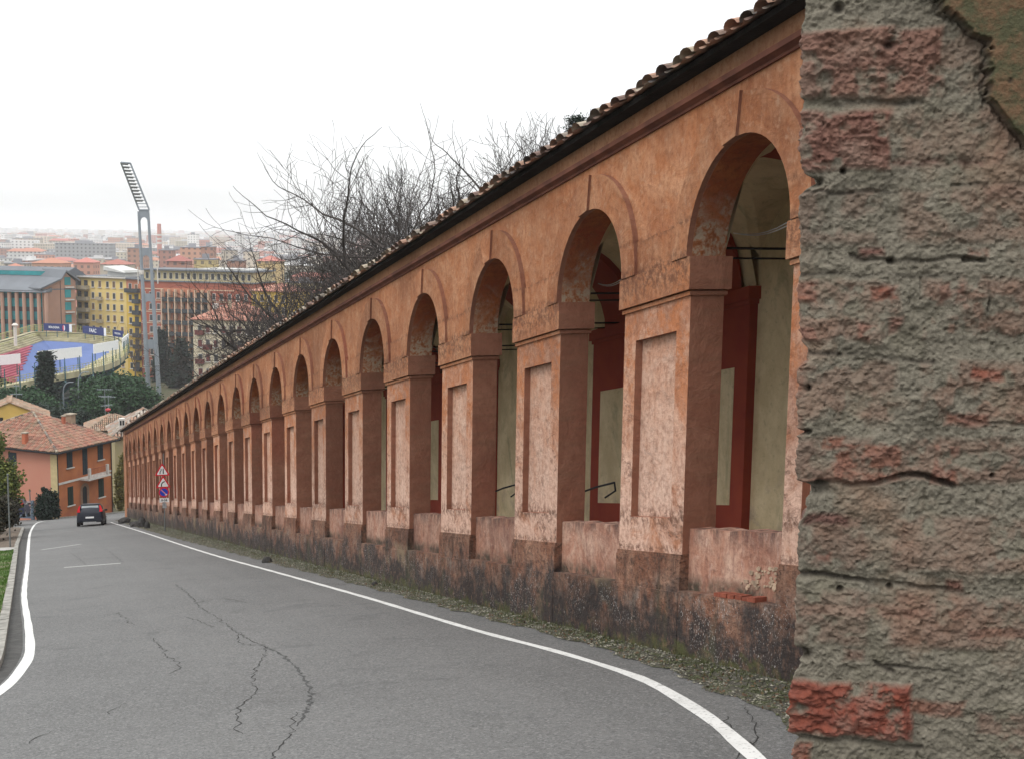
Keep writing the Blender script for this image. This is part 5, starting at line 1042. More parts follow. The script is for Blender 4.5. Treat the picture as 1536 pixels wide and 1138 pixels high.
for k in range(26): mb.box(a[0]-.9, a[0]-.2, .3, .38, 1+k*.45, 1.06+k*.45)
mb.box(a[0]-.95, a[0]-.9, .3, .36, .5, 13); mb.box(a[0]-.2, a[0]-.15, .3, .36, .5, 13); mb.build('ladder', MAT['steel'], tw)
# ================================================================== STADIUM
SZ = -24.5
def ring3(lst, z): return [onz(x, y, z) for x, y in lst]
rim_px = [(-60, 596), (-30, 589), (0, 580.5), (30, 574), (60, 568), (90, 562), (120, 556.5), (145, 551), (165, 545.5), (180, 538.5), (189, 530), (193, 521), (192, 513.5), (186, 508), (174, 504.5), (155, 502), (130, 500), (100, 498.5), (70, 497.5), (45, 498), (20, 505), (-20, 516), (-70, 528)]
def sm_closed(P, n):
    P = [np.array([p.x, p.y]) for p in P]; o = []
    for i in range(len(P)-1):
        a, b, c, d = P[max(i-1, 0)], P[i], P[i+1], P[min(i+2, len(P)-1)]
        for k in range(n): t = k/n; o.append(0.5*((2*b)+(-a+c)*t+(2*a-5*b+4*c-d)*t*t+(-a+3*b-3*c+d)*t**3))
    return o+[P[-1]]
rim = sm_closed(ring3(rim_px, SZ), 12); cen = np.array([onz(20, 530, SZ).x, onz(20, 530, SZ).y])
def inset(k, d):
    a, b = rim[max(k-1, 0)], rim[min(k+1, len(rim)-1)]; t = (b-a)/np.linalg.norm(b-a); n_ = np.array([-t[1], t[0]])
    return rim[k]+n_*d
sg = (1 if np.linalg.norm(inset(120, 5)-cen) < np.linalg.norm(rim[120]-cen) else -1)
sr = rim[120]; st = thing('stadium', (sr[0], sr[1], ZPL), 0, 'football stadium bowl with blue-covered and red seating behind the trees', 'stadium')
def S_(p, z): return (p[0]-sr[0], p[1]-sr[1], z-ZPL)
MAT['seatred'] = plain('red_seats', (0.36, 0.085, 0.12), .8, .2, .2); MAT['seatblue'] = plain('blue_cover', (0.10, 0.145, 0.31), .8, .04, .3); MAT['stconc'] = plain('stand_concrete', (0.33, 0.30, 0.19), .9, .25, .4); MAT['stgreen'] = plain('green_steel', (0.05, 0.11, 0.12), .6, .2, .3); MAT['stdark'] = plain('navy_structure', (0.020, 0.032, 0.055), .7, .3, .3); MAT['rail'] = plain('yellow_rail', (0.33, 0.32, 0.13), .7, .15, .3)
K = len(rim); NR = 30
def seatx(k, d, z):
    p = np.array([*inset(k, d), z]); x = 768+F*(p@R2)/(p@FW); y = 569-F*(p@U2)/(p@FW); return x > 50-.44*(y-511)
# seating: rows stepping down towards the pitch
parts = {'seatred': MB(), 'seatblue': MB(), 'stconc': MB()}
for k in range(K-1):
    xm = 768+F*(np.array([*((rim[k]+rim[k+1])/2), SZ])@R2)/(np.array([*((rim[k]+rim[k+1])/2), SZ])@FW); farside = k > 138
    for j in range(NR):
        d0, d1_ = sg*(1.2+j*.54), sg*(1.2+(j+1)*.54); z0 = SZ-.2-j*.33; dz_ = 0.33
        key = 'stconc'
        if farside and j >= 5: key = 'seatblue' if seatx(k, d0, z0) else 'seatred'
        if not farside and j >= 3: key = 'stconc' if k > 78 else 'seatred'
        mb = parts[key]; a, b = inset(k, d0), inset(k+1, d0); c, d = inset(k+1, d1_), inset(k, d1_)
        
        if key == 'seatblue': mb.poly([S_(a, z0+.05), S_(b, z0+.05), S_(c, z0-.28), S_(d, z0-.28)])
        else: mb.poly([S_(a, z0), S_(b, z0), S_(c, z0), S_(d, z0)]); mb.poly([S_(d, z0), S_(c, z0), S_(c, z0-.33), S_(d, z0-.33)])
for k_, mb in parts.items(): mb.build({'seatred': 'red_seating', 'seatblue': 'blue_seat_cover', 'stconc': 'concrete_terrace'}[k_], MAT[k_], st)
mb = MB()
for k in range(K-1):
    a, b = rim[k], rim[k+1]; a2, b2_ = inset(k, sg*1.2), inset(k+1, sg*1.2)
    mb.poly([S_(a, SZ), S_(b, SZ), S_(b2_, SZ), S_(a2, SZ)]); mb.poly([S_(a, SZ), S_(b, SZ), S_(b, SZ-1.0), S_(a, SZ-1.0)])
mb.build('rim_walkway', MAT['stconc'], st)
mb = MB()
for k in range(K-1):
    a, b = rim[k], rim[k+1]; mb.poly([S_(a, SZ-1.0), S_(b, SZ-1.0), S_(inset(k+1, sg*3), SZ-3.4), S_(inset(k, sg*3), SZ-3.4)]); mb.poly([S_(inset(k, sg*3), SZ-3.4), S_(inset(k+1, sg*3), SZ-3.4), S_(inset(k+1, sg*12), SZ-9.0), S_(inset(k, sg*12), SZ-9.0)])
mb.build('underside', MAT['stdark'], st)
mb = MB()
for k in range(0, K-1):
    if k % 2: continue
    a, b = rim[k], rim[min(k+2, K-1)]
    for z in (.35, .7, 1.1): mb.tube([S_(a, SZ+z), S_(b, SZ+z)], .045, 3, False)
    mb.tube([S_(a, SZ), S_(a, SZ+1.1)], .05, 3, False)
mb.build('rim_railing', MAT['rail'], st)
mb = MB()
for k in range(138, K-1, 2):
    for (dd_, zz) in ((sg*.9, 1.6), (sg*2.4, -.2)):
        a, b = inset(k, dd_), inset(min(k+2, K-1), dd_)
        mb.tube([S_(a, SZ+zz), S_(b, SZ+zz)], .07, 3, False)
        for t in (0,): p_ = a+(b-a)*t; mb.tube([S_(p_, SZ+zz-1.1), S_(p_, SZ+zz)], .05, 3, False)
mb.build('terrace_railing', MAT['rail'], st)
for k in range(18, 150, 9):
    a = rim[k]; c = inset(k, sg*3.4); e_ = inset(k, sg*11); mb = MB(); mb.tube([S_(a, SZ+2.6), S_(a, SZ-.9), S_(c, SZ-3.8), S_(c, ZPL)], [.07, .18, .32, .38], 5); mb.tube([S_(a, SZ-1.2), S_(e_, SZ-8.6)], .35, 4); mb.tube([S_(e_, SZ-7), S_(e_, ZPL)], .4, 4); mb.build('rib_frame', MAT['stgreen'], st)
mb = MB(); pit = [S_(inset(k, sg*(1.2+NR*.54)), SZ-10.2) for k in range(K)]; mb.poly(pit); mb.build('running_track', plain('track', (0.24, 0.10, 0.07), .9), st)
def board(name, xs, yt, yb, mat, label, k_off=0.0, z0=None):
    """hoarding standing on the rim between two photo columns"""
    a, b = xs; mb = MB(); A0, B0 = onz(a, yb[0], SZ+z0), onz(b, yb[1], SZ+z0); ha = (yb[0]-yt[0])/F*float(np.array(A0)@FW); hb = (yb[1]-yt[1])/F*float(np.array(B0)@FW)
    n_ = Vector((B0-A0)).cross(Vector((0, 0, 1))).normalized()*.12; n_ = n_ if n_.y > 0 else -n_
    o = Vector(A0); q_ = [A0-o, B0-o]; T_ = [q_[0]+Vector((0, 0, ha)), q_[1]+Vector((0, 0, hb))]
    f = [q_[0], q_[1], T_[1], T_[0]]; bk_ = [p_+n_ for p_ in f]; mb.poly(f); mb.poly(bk_[::-1]); [mb.poly([f[i], bk_[i], bk_[(i+1) % 4], f[(i+1) % 4]]) for i in range(4)]
    ob = mb.build(name, mat); ob.location = o; tag(ob, label, 'advertising board', 'boards round the stadium rim')
    mb = MB()
    for t in (.08, .5, .92): p_ = (q_[1]-q_[0])*t; mb.tube([p_+n_*1.5+Vector((0, 0, -(z0+.2))), p_+n_*1.5+Vector((0, 0, ha*.6))], .09, 4)
    mb.build('support', MAT['stgreen'], ob)
    return ob, q_, ha, hb
MAT['brdw'] = plain('white_board', (0.72, 0.73, 0.74), .6, .03); MAT['brdn'] = plain('navy_board', (0.022, 0.035, 0.13), .5, .05)
board('hoarding', (-28, 31), (536.5, 530.5), (551, 545.5), MAT['brdw'], 'blank white board on the near stadium rim, leftmost', z0=.4+1.2)
board('hoarding', (57.5, 123), (527, 520.5), (544, 535.5), MAT['brdw'], 'blank white board on the near stadium rim, partly behind the tall dark conifer', z0=1.7)
board('hoarding', (141, 178), (517, 510.5), (531, 524), MAT['brdw'], 'blank white board at the right end of the near stadium rim', z0=1.7)
board('hoarding', (183, 192.5), (508, 500.5), (520.5, 515), MAT['brdw'], 'short blank white board on the tight curve of the stadium rim, rightmost', z0=1.0)
def navy(xs, yt, yb, label, txt, ts_, crest=False, z0=1.0, endw=True):
    ob, q_, ha, hb = board('hoarding', xs, yt, yb, MAT['brdn'], label, z0=z0); d = (q_[1]-q_[0]); W_ = d.length; ang = math.atan2(d.y, d.x); off = Vector((math.sin(ang), -math.cos(ang), 0))*.03
    slope = (hb-ha)*0; c = d*(.42 if crest else .5)+Vector((0, 0, ha*.5))+off*2.5; tx = text(txt, ts_*ha, MAT['brdw'], ob, tuple(c), (math.pi/2, 0, ang), bold=ts_*ha*.02)
    tx.scale = (1.0, 1.0, 1)
    if crest:
        for s_, mt in ((-1, plain('crest_red', (.55, .05, .08), .5)), (1, plain('crest_pale', (.6, .6, .68), .5))):
            mb = MB(); r_ = ha*.34; pts = [(0, -r_*1.25)]+[(s_*r_*.75*math.sin(t*math.pi/6), r_*1.2*-math.cos(t*math.pi/6)*1.0) for t in range(1, 6)]+[(0, r_*1.2)]
            cc_ = d*.80+Vector((0, 0, ha*.5))+off*2.5; e_ = d.normalized(); mb.poly([cc_+e_*p_[0]+Vector((0, 0, p_[1])) for p_ in pts]); mb.build('crest', mt, ob)
    if endw: mb = MB(); a_, b_ = q_[1]+off*.5, q_[1]+d.normalized()*W_*.10; mb.poly([a_, b_, b_+Vector((0, 0, hb)), a_+Vector((0, 0, hb))]); mb.build('end_panel', MAT['brdw'], ob)
    return ob
navy((65.5, 104), (485, 486.5), (495.5, 498), 'navy board reading BOLOGNA with a small crest on the far stadium rim', 'BOLOGNA', .42, True, 1.2)
navy((124, 156), (489, 492), (500, 504), 'navy board reading FAAC in white letters on the far stadium rim', 'FAAC', .72, False, 1.0)
navy((169, 185), (494.5, 497), (504.5, 507), 'small navy board at the right of the far stadium rim, next to the FAAC board', 'BOLOGNA', .38, False, .8, False)
mb = MB(); mb.tube([(0, 0, 0), (0, 0, 4)], .35, 8); mb.lathe([(.5, 4), (.7, 4.2), (.3, 4.6)], (0, 0, 0), 8); o = mb.build('concrete_mast', MAT['white']); o.location = onz(23.5, 519, SZ); tag(o, 'short white mast with a round head at the left of the blue seat cover', 'mast')
# access bridge and stair tower in front of the stadium
br = thing('footbridge', tuple(at(106, 592, 205)), 0, 'grey footbridge with railings leaving the stadium', 'footbridge'); mpx = 205/F
mb = MB(); mb.poly([(-9*mpx, -.5, -6*mpx), (18*mpx, 1.5, 1*mpx), (18*mpx, 4.5, 1*mpx), (-9*mpx, 3, -6*mpx)]); mb.prism([(-9*mpx, -6*mpx), (18*mpx, 1*mpx), (18*mpx, 3.5*mpx), (-9*mpx, -3*mpx)], -.6, -.3); mb.build('deck', plain('bridge_deck', (.30, .32, .33), .8), br)
mb = MB()
for k in range(22): x_ = -9*mpx+k*27*mpx/21; z_ = -6*mpx+k*7*mpx/21; mb.tube([(x_, -.55, z_), (x_, -.55, z_+1.35)], .035, 3)
for z in (.9, 1.35): mb.tube([(-9*mpx, -.55, -6*mpx+z), (18*mpx, -.55, 1*mpx+z)], .05, 3)
mb.build('railing', plain('bridge_rail', (.42, .42, .38), .7), br); mb = MB(); mb.box(-1*mpx, 13*mpx, 0, 2.5, -14, -3*mpx); mb.build('pier', MAT['stdark'], br)
# street lamps
for (x_, yt, yb, dp, lb) in ((94.5, 573, 600, 190, 'curved grey street lamp left of the footbridge'), (117, 558, 640, 185, 'curved grey street lamp whose pole crosses the footbridge')):
    a = at(x_, yt, dp); mb = MB(); h_ = 82/F*dp; r_ = 1.1; mb.tube([(0, 0, -9), (0, 0, h_-1.4)]+[(r_*(1-math.cos(t))*1.0, 0, h_-1.4+1.4*math.sin(t)) for t in (.4, .8, 1.2, 1.5)], .09, 6); mb.box(r_*.95, r_*.95+.6, -.1, .1, h_-.05, h_+.06); o = mb.build('street_lamp', MAT['steel']); o.location = (a.x, a.y, a.z-h_); tag(o, lb, 'street lamp', 'street lamps by the stadium')
# ================================================================== APARTMENT BLOCKS
def PY(x, Y, z):
    r = ray(x, 420); return Vector((r[0]*Y/r[1], Y, z))
def block(name, label, L0, R0, zt, depth=12, mat=None, roofm=None, zb=ZPL, roof='flat', cat='apartment block', rh=1.0, ov=0.7):
    """front defined by two roof-line photo points at world height zt"""
    A_, B_ = PY(L0[0], L0[1], zt), PY(R0[0], R0[1], zt); d = Vector((B_.x-A_.x, B_.y-A_.y, 0)); W_ = d.length; an = math.atan2(d.y, d.x); o = thing(name, (A_.x, A_.y, zb), an, label, cat); h = zt-zb
    mb = MB(); mb.box(0, W_, 0, depth, 0, h); mb.build('wall', mat, o); mb = MB()
    if roof == 'flat': mb.box(-ov, W_+ov, -ov, depth+ov, h+.003, h+.3)
    elif roof == 'hip':
        e_ = [(-ov, -ov, h), (W_+ov, -ov, h), (W_+ov, depth+ov, h), (-ov, depth+ov, h)]; r0, r1 = (depth/2, depth/2, h+rh), (W_-depth/2, depth/2, h+rh)
        mb.poly([e_[0], e_[1], r1, r0]); mb.poly([e_[1], e_[2], r1]); mb.poly([e_[2], e_[3], r0, r1]); mb.poly([e_[3], e_[0], r0]); mb.poly([(p_[0], p_[1], h-.15) for p_ in e_]); [mb.poly([e_[k], e_[(k+1) % 4], (*e_[(k+1) % 4][:2], h-.15), (*e_[k][:2], h-.15)]) for k in range(4)]
    elif roof == 'gable':
        mb.prism([(-ov, h), (depth/2, h+rh), (depth+ov, h), (depth+ov, h-.2), (-ov, h-.2)], -ov, W_+ov, 0)
    r_ = mb.build('roof', roofm, o); return o, W_, h, r_
def window_kit(w_, h_, mat_pane, mat_frame, sill=True):
    a = MB(); a.box(-w_/2, w_/2, -.06, -.005, 0, h_); A_ = a.mesh('window', mat_frame); b = MB(); b.box(-w_/2+.1, w_/2-.1, -.09, -.062, .1, h_-.1); B_ = b.mesh('pane', mat_pane); c = MB(); c.box(-w_/2-.15, w_/2+.15, -.28, -.005, -.16, -.01); return A_, B_, c.mesh('sill', MAT['white'])
def add_window(par, kit, x, z, sill=True):
    o = put('window', kit[0], par, (x, 0, z)); put('pane', kit[1], o)
    if sill: put('sill', kit[2], o)
    return o
MAT['pane'] = plain('window_pane', (0.055, 0.06, 0.065), .3, .2, .4); MAT['shutb'] = plain('brown_shutter', (0.16, 0.10, 0.06), .8, .2, .3); MAT['shutr'] = plain('dark_red_shutter', (0.14, 0.04, 0.035), .8); MAT['balc'] = plain('balcony_slab', (0.42, 0.36, 0.26), .8, .15); MAT['balk'] = plain('dark_balcony', (0.045, 0.05, 0.055), .7, .2)
MAT['slate'] = plain('grey_roof', (0.13, 0.14, 0.155), .8, .15, .1); MAT['teal'] = plain('teal_glass', (0.03, 0.23, 0.25), .2, .2, .3); MAT['brownbrick'] = plain('brown_brick', (0.36, 0.21, 0.15), .9, .1, .2); MAT['col'] = plain('brick_column', (0.40, 0.24, 0.18), .9, .08, .2)
MAT['yblock'] = plain('yellow_render', (0.66, 0.50, 0.20), .9, .06, .1); MAT['oblock'] = plain('ochre_render', (0.62, 0.42, 0.08), .9, .06, .1); MAT['rblock'] = plain('red_brickwork', (0.33, 0.10, 0.065), .9, .12, .2); MAT['orwall'] = plain('salmon_wall', (0.48, 0.20, 0.12), .9, .08, .2); MAT['band'] = plain('pale_band', (0.60, 0.44, 0.32), .9, .05)
MAT['whiteroof'] = plain('pale_roof', (0.50, 0.50, 0.48), .8, .15, .2); MAT['tilefar'] = plain('far_tiles', (0.36, 0.13, 0.09), .9, .25, .5, c2=(0.42, 0.22, 0.16))
kitn = window_kit(1.0, 1.7, MAT['pane'], MAT['white']); kitb = window_kit(1.0, 1.8, MAT['shutb'], MAT['white']); kitr = window_kit(1.3, 2.2, MAT['pane'], MAT['shutb']); kitw = window_kit(1.1, 1.7, MAT['shutr'], MAT['white'])
def small_balcony(par, x, z, w_, mat, d=1.1, h=.95): mb = MB(); mb.box(x-w_/2, x+w_/2, -d, -.01, z-.15, z); mb.box(x-w_/2, x+w_/2, -d, -d+.08, z+.002, z+h); mb.box(x-w_/2, x-w_/2+.06, -d+.081, -.01, z+.002, z+h); mb.box(x+w_/2-.06, x+w_/2, -d+.081, -.01, z+.002, z+h); return mb.build('balcony', mat, par)
# yellow block
ZY = -14.0
yb_, W_, h_, r_ = block('apartment_block', 'tall yellow apartment block with white balconies in its left bay', (114, 327), (189, 320), ZY, 12, MAT['yblock'], MAT['slate'], ov=.8)
sx_ = W_/75.0; fl = 3.02
for f in range(8):
    z = h_-2.6-f*fl-.0
    if z < .5: break
    for px_ in (139.5, 150, 161.5, 171, 182): add_window(yb_, kitn if (f+int(px_)) % 3 else kitb, (px_-114)*sx_, z)
    for px_ in (119, 129): add_window(yb_, kitr, (px_-114)*sx_, z-.4, False)
    small_balcony(yb_, (124.3-114)*sx_, z-.5, 20*sx_, MAT['balc'], 1.5, .9)
    if f % 2: small_balcony(yb_, (150-114)*sx_, z-.3, 1.9, MAT['balc'], .8, .8)
mb = MB(); mb.box(-.82, W_+.5, -.86, -.60, h_+.01, h_+.35); mb.build('cornice', MAT['white'], r_)
mb = MB(); mb.box((150-114)*sx_, (176-114)*sx_, 3, 9, h_+.32, h_+2.0); mb.prism([((150-114)*sx_-.5, h_+3.1), ((178-114)*sx_, h_+1.6), ((178-114)*sx_, h_+1.35), ((150-114)*sx_-.5, h_+2.0)], 2, 10); mb.build('stair_head', MAT['whiteroof'], r_)
ob_, W_, h_, r_ = block('apartment_block', 'narrow ochre apartment block with small dark balconies, joined to the yellow block', (189.3, 320), (210, 318.6), ZY-.15, 12, MAT['oblock'], MAT['slate'])
for f in range(8):
    z = h_-2.7-f*fl
    if z < .5: break
    add_window(ob_, kitn, W_*.28, z); add_window(ob_, kitr if f else kitb, W_*.72, z-.3, False)
    if f: small_balcony(ob_, W_*.76, z-.4, 2.1, MAT['balk'], 1.0)
mb = MB(); mb.box(.02, W_-.02, -.03, -.006, h_-3.4, h_-.05); mb.build('loggia_wall', MAT['orwall'], ob_); small_balcony(ob_, W_/2, h_-3.3, W_*.96, MAT['balk'], 1.2)
# long red block
ZR = -13.3
rb_, W_, h_, r_ = block('apartment_block', 'long red-brick apartment block with rows of dark balconies behind the mast', (210.2, 318.6), (380, 311), ZR-1.2, 13, MAT['rblock'], MAT['slate'], ov=.3)
sx_ = W_/169.5; X_ = lambda p_: (p_-210.5)*sx_
mb = MB(); mb.box(X_(212), X_(379), 1.2, 12, h_+.31, h_+2.9); at1 = mb.build('attic_wall', plain('attic_render', (0.47, 0.40, 0.24), .9, .1, .1), rb_); mb = MB(); mb.box(X_(211), X_(382), .2, 13, h_+2.91, h_+3.3); mb.build('attic_roof', MAT['slate'], r_)
mb = MB(); mb.box(X_(293), X_(372), 2, 11, h_+3.32, h_+3.65); mb.build('white_roof', MAT['whiteroof'], r_)
for px_ in range(218, 378, 9): o = add_window(at1, kitn, X_(px_), h_+.7, False); o.location.y = 1.2
mb = MB(); mb.box(X_(246), X_(316), -.03, -.006, 0, h_-1.6); mb.build('salmon_bay', MAT['orwall'], rb_)
for f in range(8):
    z = h_-1.9-f*fl*1.0
    mb = MB(); mb.box(X_(210.8), X_(245.6), -.05, -.006, z-.12, z+.12); mb.box(X_(316.4), X_(352), -.05, -.006, z-.12, z+.12); mb.build('floor_band', MAT['band'], rb_)
    zz = z-2.5
    if zz < .5: break
    for px_ in (216, 226.5, 238, 321.5, 333, 345): add_window(rb_, kitn, X_(px_), zz)
    for k in range(6): o = add_window(rb_, kitr, X_(252+k*11.6), zz-.35, False); o.location.y = -.03
    small_balcony(rb_, X_(281), zz-.5, 70*sx_, MAT['balk'], 1.3, .95)
mb = MB()
for k in range(8): x_ = X_(246+k*10); mb.box(x_-.12, x_+.12, -1.31, -.03, 0, h_-1.9)
mb.build('balcony_divider', MAT['band'], rb_)
for px_ in (357, 369): 
    for f in range(5): add_window(rb_, kitn, X_(px_), h_-4.4-f*fl)
# right-hand yellow block behind the bare tree
y2, W_, h_, r_ = block('apartment_block', 'bright yellow block with a tiled roof behind the branches of the leftmost bare tree', (377, 304), (430, 300), -15.7, 11, MAT['oblock'], MAT['tilefar'], roof='hip', rh=1.9)
for f in range(4):
    for k in range(5): add_window(y2, kitn, W_*(.1+k*.2), h_-2.7-f*3.0)
# cream house with red roof
wh_, W_, h_, r_ = block('apartment_block', 'cream four-storey house with a red hipped roof and dark shutters behind the bare branches', (288.5, 262), (392, 260), -20.0, 13, plain('cream_render', (0.62, 0.54, 0.40), .9, .06, .2), MAT['tilefar'], roof='hip', rh=3.4, zb=-42)
for f in range(5):
    for k in range(8):
        x_ = W_*(.10+k*.115); z = h_-3.0-f*3.15
        if z > .5: add_window(wh_, kitw if (k+f) % 2 else kitn, x_, z)
        if k in (0, 1, 5) and (k+f) % 2 == 0 and z > .5: small_balcony(wh_, x_, z-.3, 1.9, MAT['shutr'], .8)
mb = MB(); mb.box(W_*.20, W_*.26, 3.5, 5, h_+1.2, h_+3.2); mb.build('dormer', MAT['white'], r_); mb = MB(); mb.box(W_*.42, W_*.45, 4, 5, h_+1.4, h_+3.9); mb.build('chimney', MAT['balc'], r_)
# brick office with round columns
bk_, W_, h_, r_ = block('office_building', 'brown brick office with tall round columns and teal glazing at the far left', (-70, 316.4), (62.5, 312), -17.3, 16, MAT['teal'], MAT['slate'], roof='flat', cat='office')
sx_ = W_/132.5
for k in range(13):
    x_ = (5+k*10.9+4.0)*sx_; mb = MB(); mb.tube([(x_, -.5, 0), (x_, -.5, h_-.4)], .50, 10); mb.build('column', MAT['col'], bk_)
MAT['dkgl'] = plain('dark_glazing', (0.02, 0.035, 0.05), .3)
for f in range(5):
    mb = MB(); mb.box(0, W_-.2, -.06, -.01, h_-1.9-f*3.4, h_-.7-f*3.4); mb.build('glazing_band', MAT['dkgl'], bk_)
mb = MB(); mb.prism([(-1.3, h_-.2), (10, h_+3.6), (10, h_+4.9), (14, h_+5.9), (26, h_+1.0), (26, h_-.2)], -1, W_+1.5, 0); mb.build('sloping_roof', MAT['slate'], r_); mb = MB(); mb.box(0, W_, 9.9, 10.2, h_+3.7, h_+4.8); mb.build('clerestory', MAT['teal'], r_)
g2, W2_, h2_, r2_ = block('office_building', 'brick gable end of the office with a vertical strip of teal windows', (62.8, 311.9), (113, 319), -17.0, 12, MAT['brownbrick'], MAT['slate'], cat='office', ov=.05)
sx_ = W2_/49.5; mb = MB(); xg = 34.5*sx_; mb.prism([(0.001, h2_+.31), (W2_-.001, h2_+.31), (W2_-.001, h2_+2.2), (xg, h2_+4.6), (27*sx_, h2_+2.6)], .0, 11.9); mb.build('gable', MAT['brownbrick'], g2)
mb = MB(); pts = [(-1.0, h2_+.2), (-1.0, h2_+.6), (27*sx_, h2_+3.1), (xg, h2_+5.2), (W2_+1, h2_+2.5), (W2_+1, h2_+2.1), (xg, h2_+4.7), (27*sx_, h2_+2.7)]; mb.prism(pts, -.8, 11.95); mb.build('roof_edge', MAT['slate'], r2_)
for f in range(6):
    mb = MB(); mb.box(33*sx_, 42*sx_, -.1, -.01, h2_+1.2-f*3.3, h2_+3.3-f*3.3); mb.build('window', MAT['teal'], g2); mb = MB(); mb.box(33*sx_, 46*sx_, -.5, -.01, h2_+.45-f*3.3, h2_+.75-f*3.3); mb.build('sill', MAT['white'], g2)
mb = MB(); mb.box(26.3*sx_, 27.0*sx_, -.06, -.01, 0, h2_+2.4); mb.build('shadow_joint', MAT['dark'], g2)
# ================================================================== MID DISTANCE TREES, PARKED CARS, SHEDS
def PB(x, dep, z=ZPL): p = at(x, 500, dep); return Vector((p.x, p.y, z if z is not None else gz(p.x, p.y)))
def topz(y, dep, x=150): return at(x, y, dep).z
b = PB(66, 178, None); H_ = topz(527, 178)-b.z; conifer('cedar', b, H_, 3.7, 12000, MAT['dkgreen'], 'tall dark cedar standing in front of the blue seat cover', .6, 1.0)
def pine(x, dep, ytop, rw, lb, mat, n=9000, nb=5, size=.55, rz_=2.2, grp=None):
    b = PB(x, dep, None); H_ = topz(ytop, dep)-b.z; bl = [(0, 0, H_-rz_, rw, rw*.8, rz_)]
    for k in range(nb): a = k*6.283/nb+random.random(); bl.append((math.cos(a)*rw*.6, math.sin(a)*rw*.5, H_-rz_*random.uniform(1.1, 2.0), rw*.5, rw*.5, rz_*.75))
    return leafy('pine', b, bl, int(n*2.4), mat, lb, size*.55, th=.3, grp=grp)
pine(168, 186, 558, 7.0, 'broad dark green pine in the middle, right of the footbridge', MAT['pinegreen'], 16000, 7, .6, 3.4); pine(20, 172, 580, 7.0, 'green pine crown at the left edge below the stadium rim', MAT['pinegreen'], 14000, 6, .6, 3.6); pine(92, 165, 610, 4.8, 'dark green pine left of the footbridge pier', MAT['dkgreen'], 9000, 5, .5, 3.2)
pine(52, 160, 604, 4.5, 'dark evergreen crown below the tall cedar', MAT['dkgreen'], 9000, 5, .5, 3.2); pine(140, 175, 592, 4.0, 'green pine crown behind the aerials', MAT['pinegreen'], 7000, 4, .5, 3.0)
pine(205, 200, 577, 4.0, 'small green pine left of the mast foot', MAT['pinegreen'], 6000, 4, .5, 2.2)
for (x, ytop, R, dep, lb) in ((272, 506, 3.3, 300, 'dark conical fir right of the mast'), (243, 492, 2.6, 312, 'dark fir directly behind the mast columns'), (256, 528, 2.4, 322, 'lower dark fir between the mast and the conical fir')):
    b = PB(x, dep); conifer('fir', b, topz(ytop, dep)-ZPL, R, 4200, MAT['dkgreen'], lb, .9, .8)
MAT['scrubm'] = plain('grey_brown_twigs', (0.095, 0.080, 0.062), .95, .3, .5)
def bush_cloud(name, x, dep, ytop, w_, lb, n=2600, mat=None):
    b = PB(x, dep, None); H_ = topz(ytop, dep)-b.z; mb = MB(); root = thing(name, tuple(b), 0, lb, 'shrub', 'leafless scrub below the mast')
    for _ in range(n):
        a = random.uniform(0, 6.283); r_ = random.random()**.5*w_; p_ = Vector((math.cos(a)*r_, math.sin(a)*r_*.6, random.uniform(.15, .75)*H_*(1-.45*(r_/w_)**2))); d = Vector((random.gauss(0, .6), random.gauss(0, .6), random.uniform(.3, 1))).normalized()*random.uniform(.6, 1.7); mb.tube([p_, p_+d*.5+Vector((random.gauss(0, .08), 0, 0)), p_+d], [.035, .028, .012], 3, False)
    mb.build('foliage', mat or MAT['scrubm'], root); mb = MB(); [mb.tube([(random.gauss(0, w_*.3), 0, -.5), (random.gauss(0, w_*.4), 0, H_*.6)], [.12, .05], 5) for _ in range(6)]; mb.build('stem', MAT['bark'], root)
bush_cloud('scrub_bush', 205, 172, 586, 5.5, 'grey-brown leafless thicket left of the mast foot', 5200); bush_cloud('scrub_bush', 250, 168, 592, 5.5, 'grey-brown leafless thicket below the mast, touching the portico roof', 5200); bush_cloud('scrub_bush', 285, 200, 585, 5, 'grey-brown thicket below the conical fir', 4200); bush_cloud('scrub_bush', 165, 158, 612, 4.5, 'olive thicket around the red dish on the roofs', 4200, plain('olive_twigs', (0.085, 0.09, 0.045), .95, .3, .5)); bush_cloud('scrub_bush', 225, 150, 606, 5, 'dark thicket right behind the grey stone-tiled roof', 4200)
bush_cloud('scrub_bush', 128, 150, 620, 3.5, 'olive thicket behind the brick chimney', 2600, plain('olive_twigs2', (0.075, 0.085, 0.04), .95, .3, .5))
for k, (x, yt, dep) in enumerate(((202, 482, 318), (215, 486, 322), (190, 470, 330), (290, 492, 330), (262, 488, 335), (30, 476, 335), (50, 474, 338), (8, 480, 332), (72, 478, 340), (105, 480, 336), (140, 484, 336))):
    b = PB(x, dep); bare_tree('bare_tree', b, (topz(yt, dep)-ZPL)*1.02, (random.gauss(0, .05), 0, 1), ['hazy bare tree in front of the ochre block', 'hazy bare tree left of the mast', 'hazy bare tree right of the rightmost white board', 'hazy bare tree beside the cream house', 'hazy bare tree between mast and cream house', 'bare tree in front of the office columns, second from left', 'bare tree in front of the office columns, third from left', 'bare tree in front of the office columns, leftmost', 'bare tree in front of the office columns, rightmost', 'bare tree in front of the office gable', 'bare tree at the foot of the yellow block'][k], 'bare trees along the street behind the stadium', 300+k, .9, .25, 4, .9, MAT['twigb'])
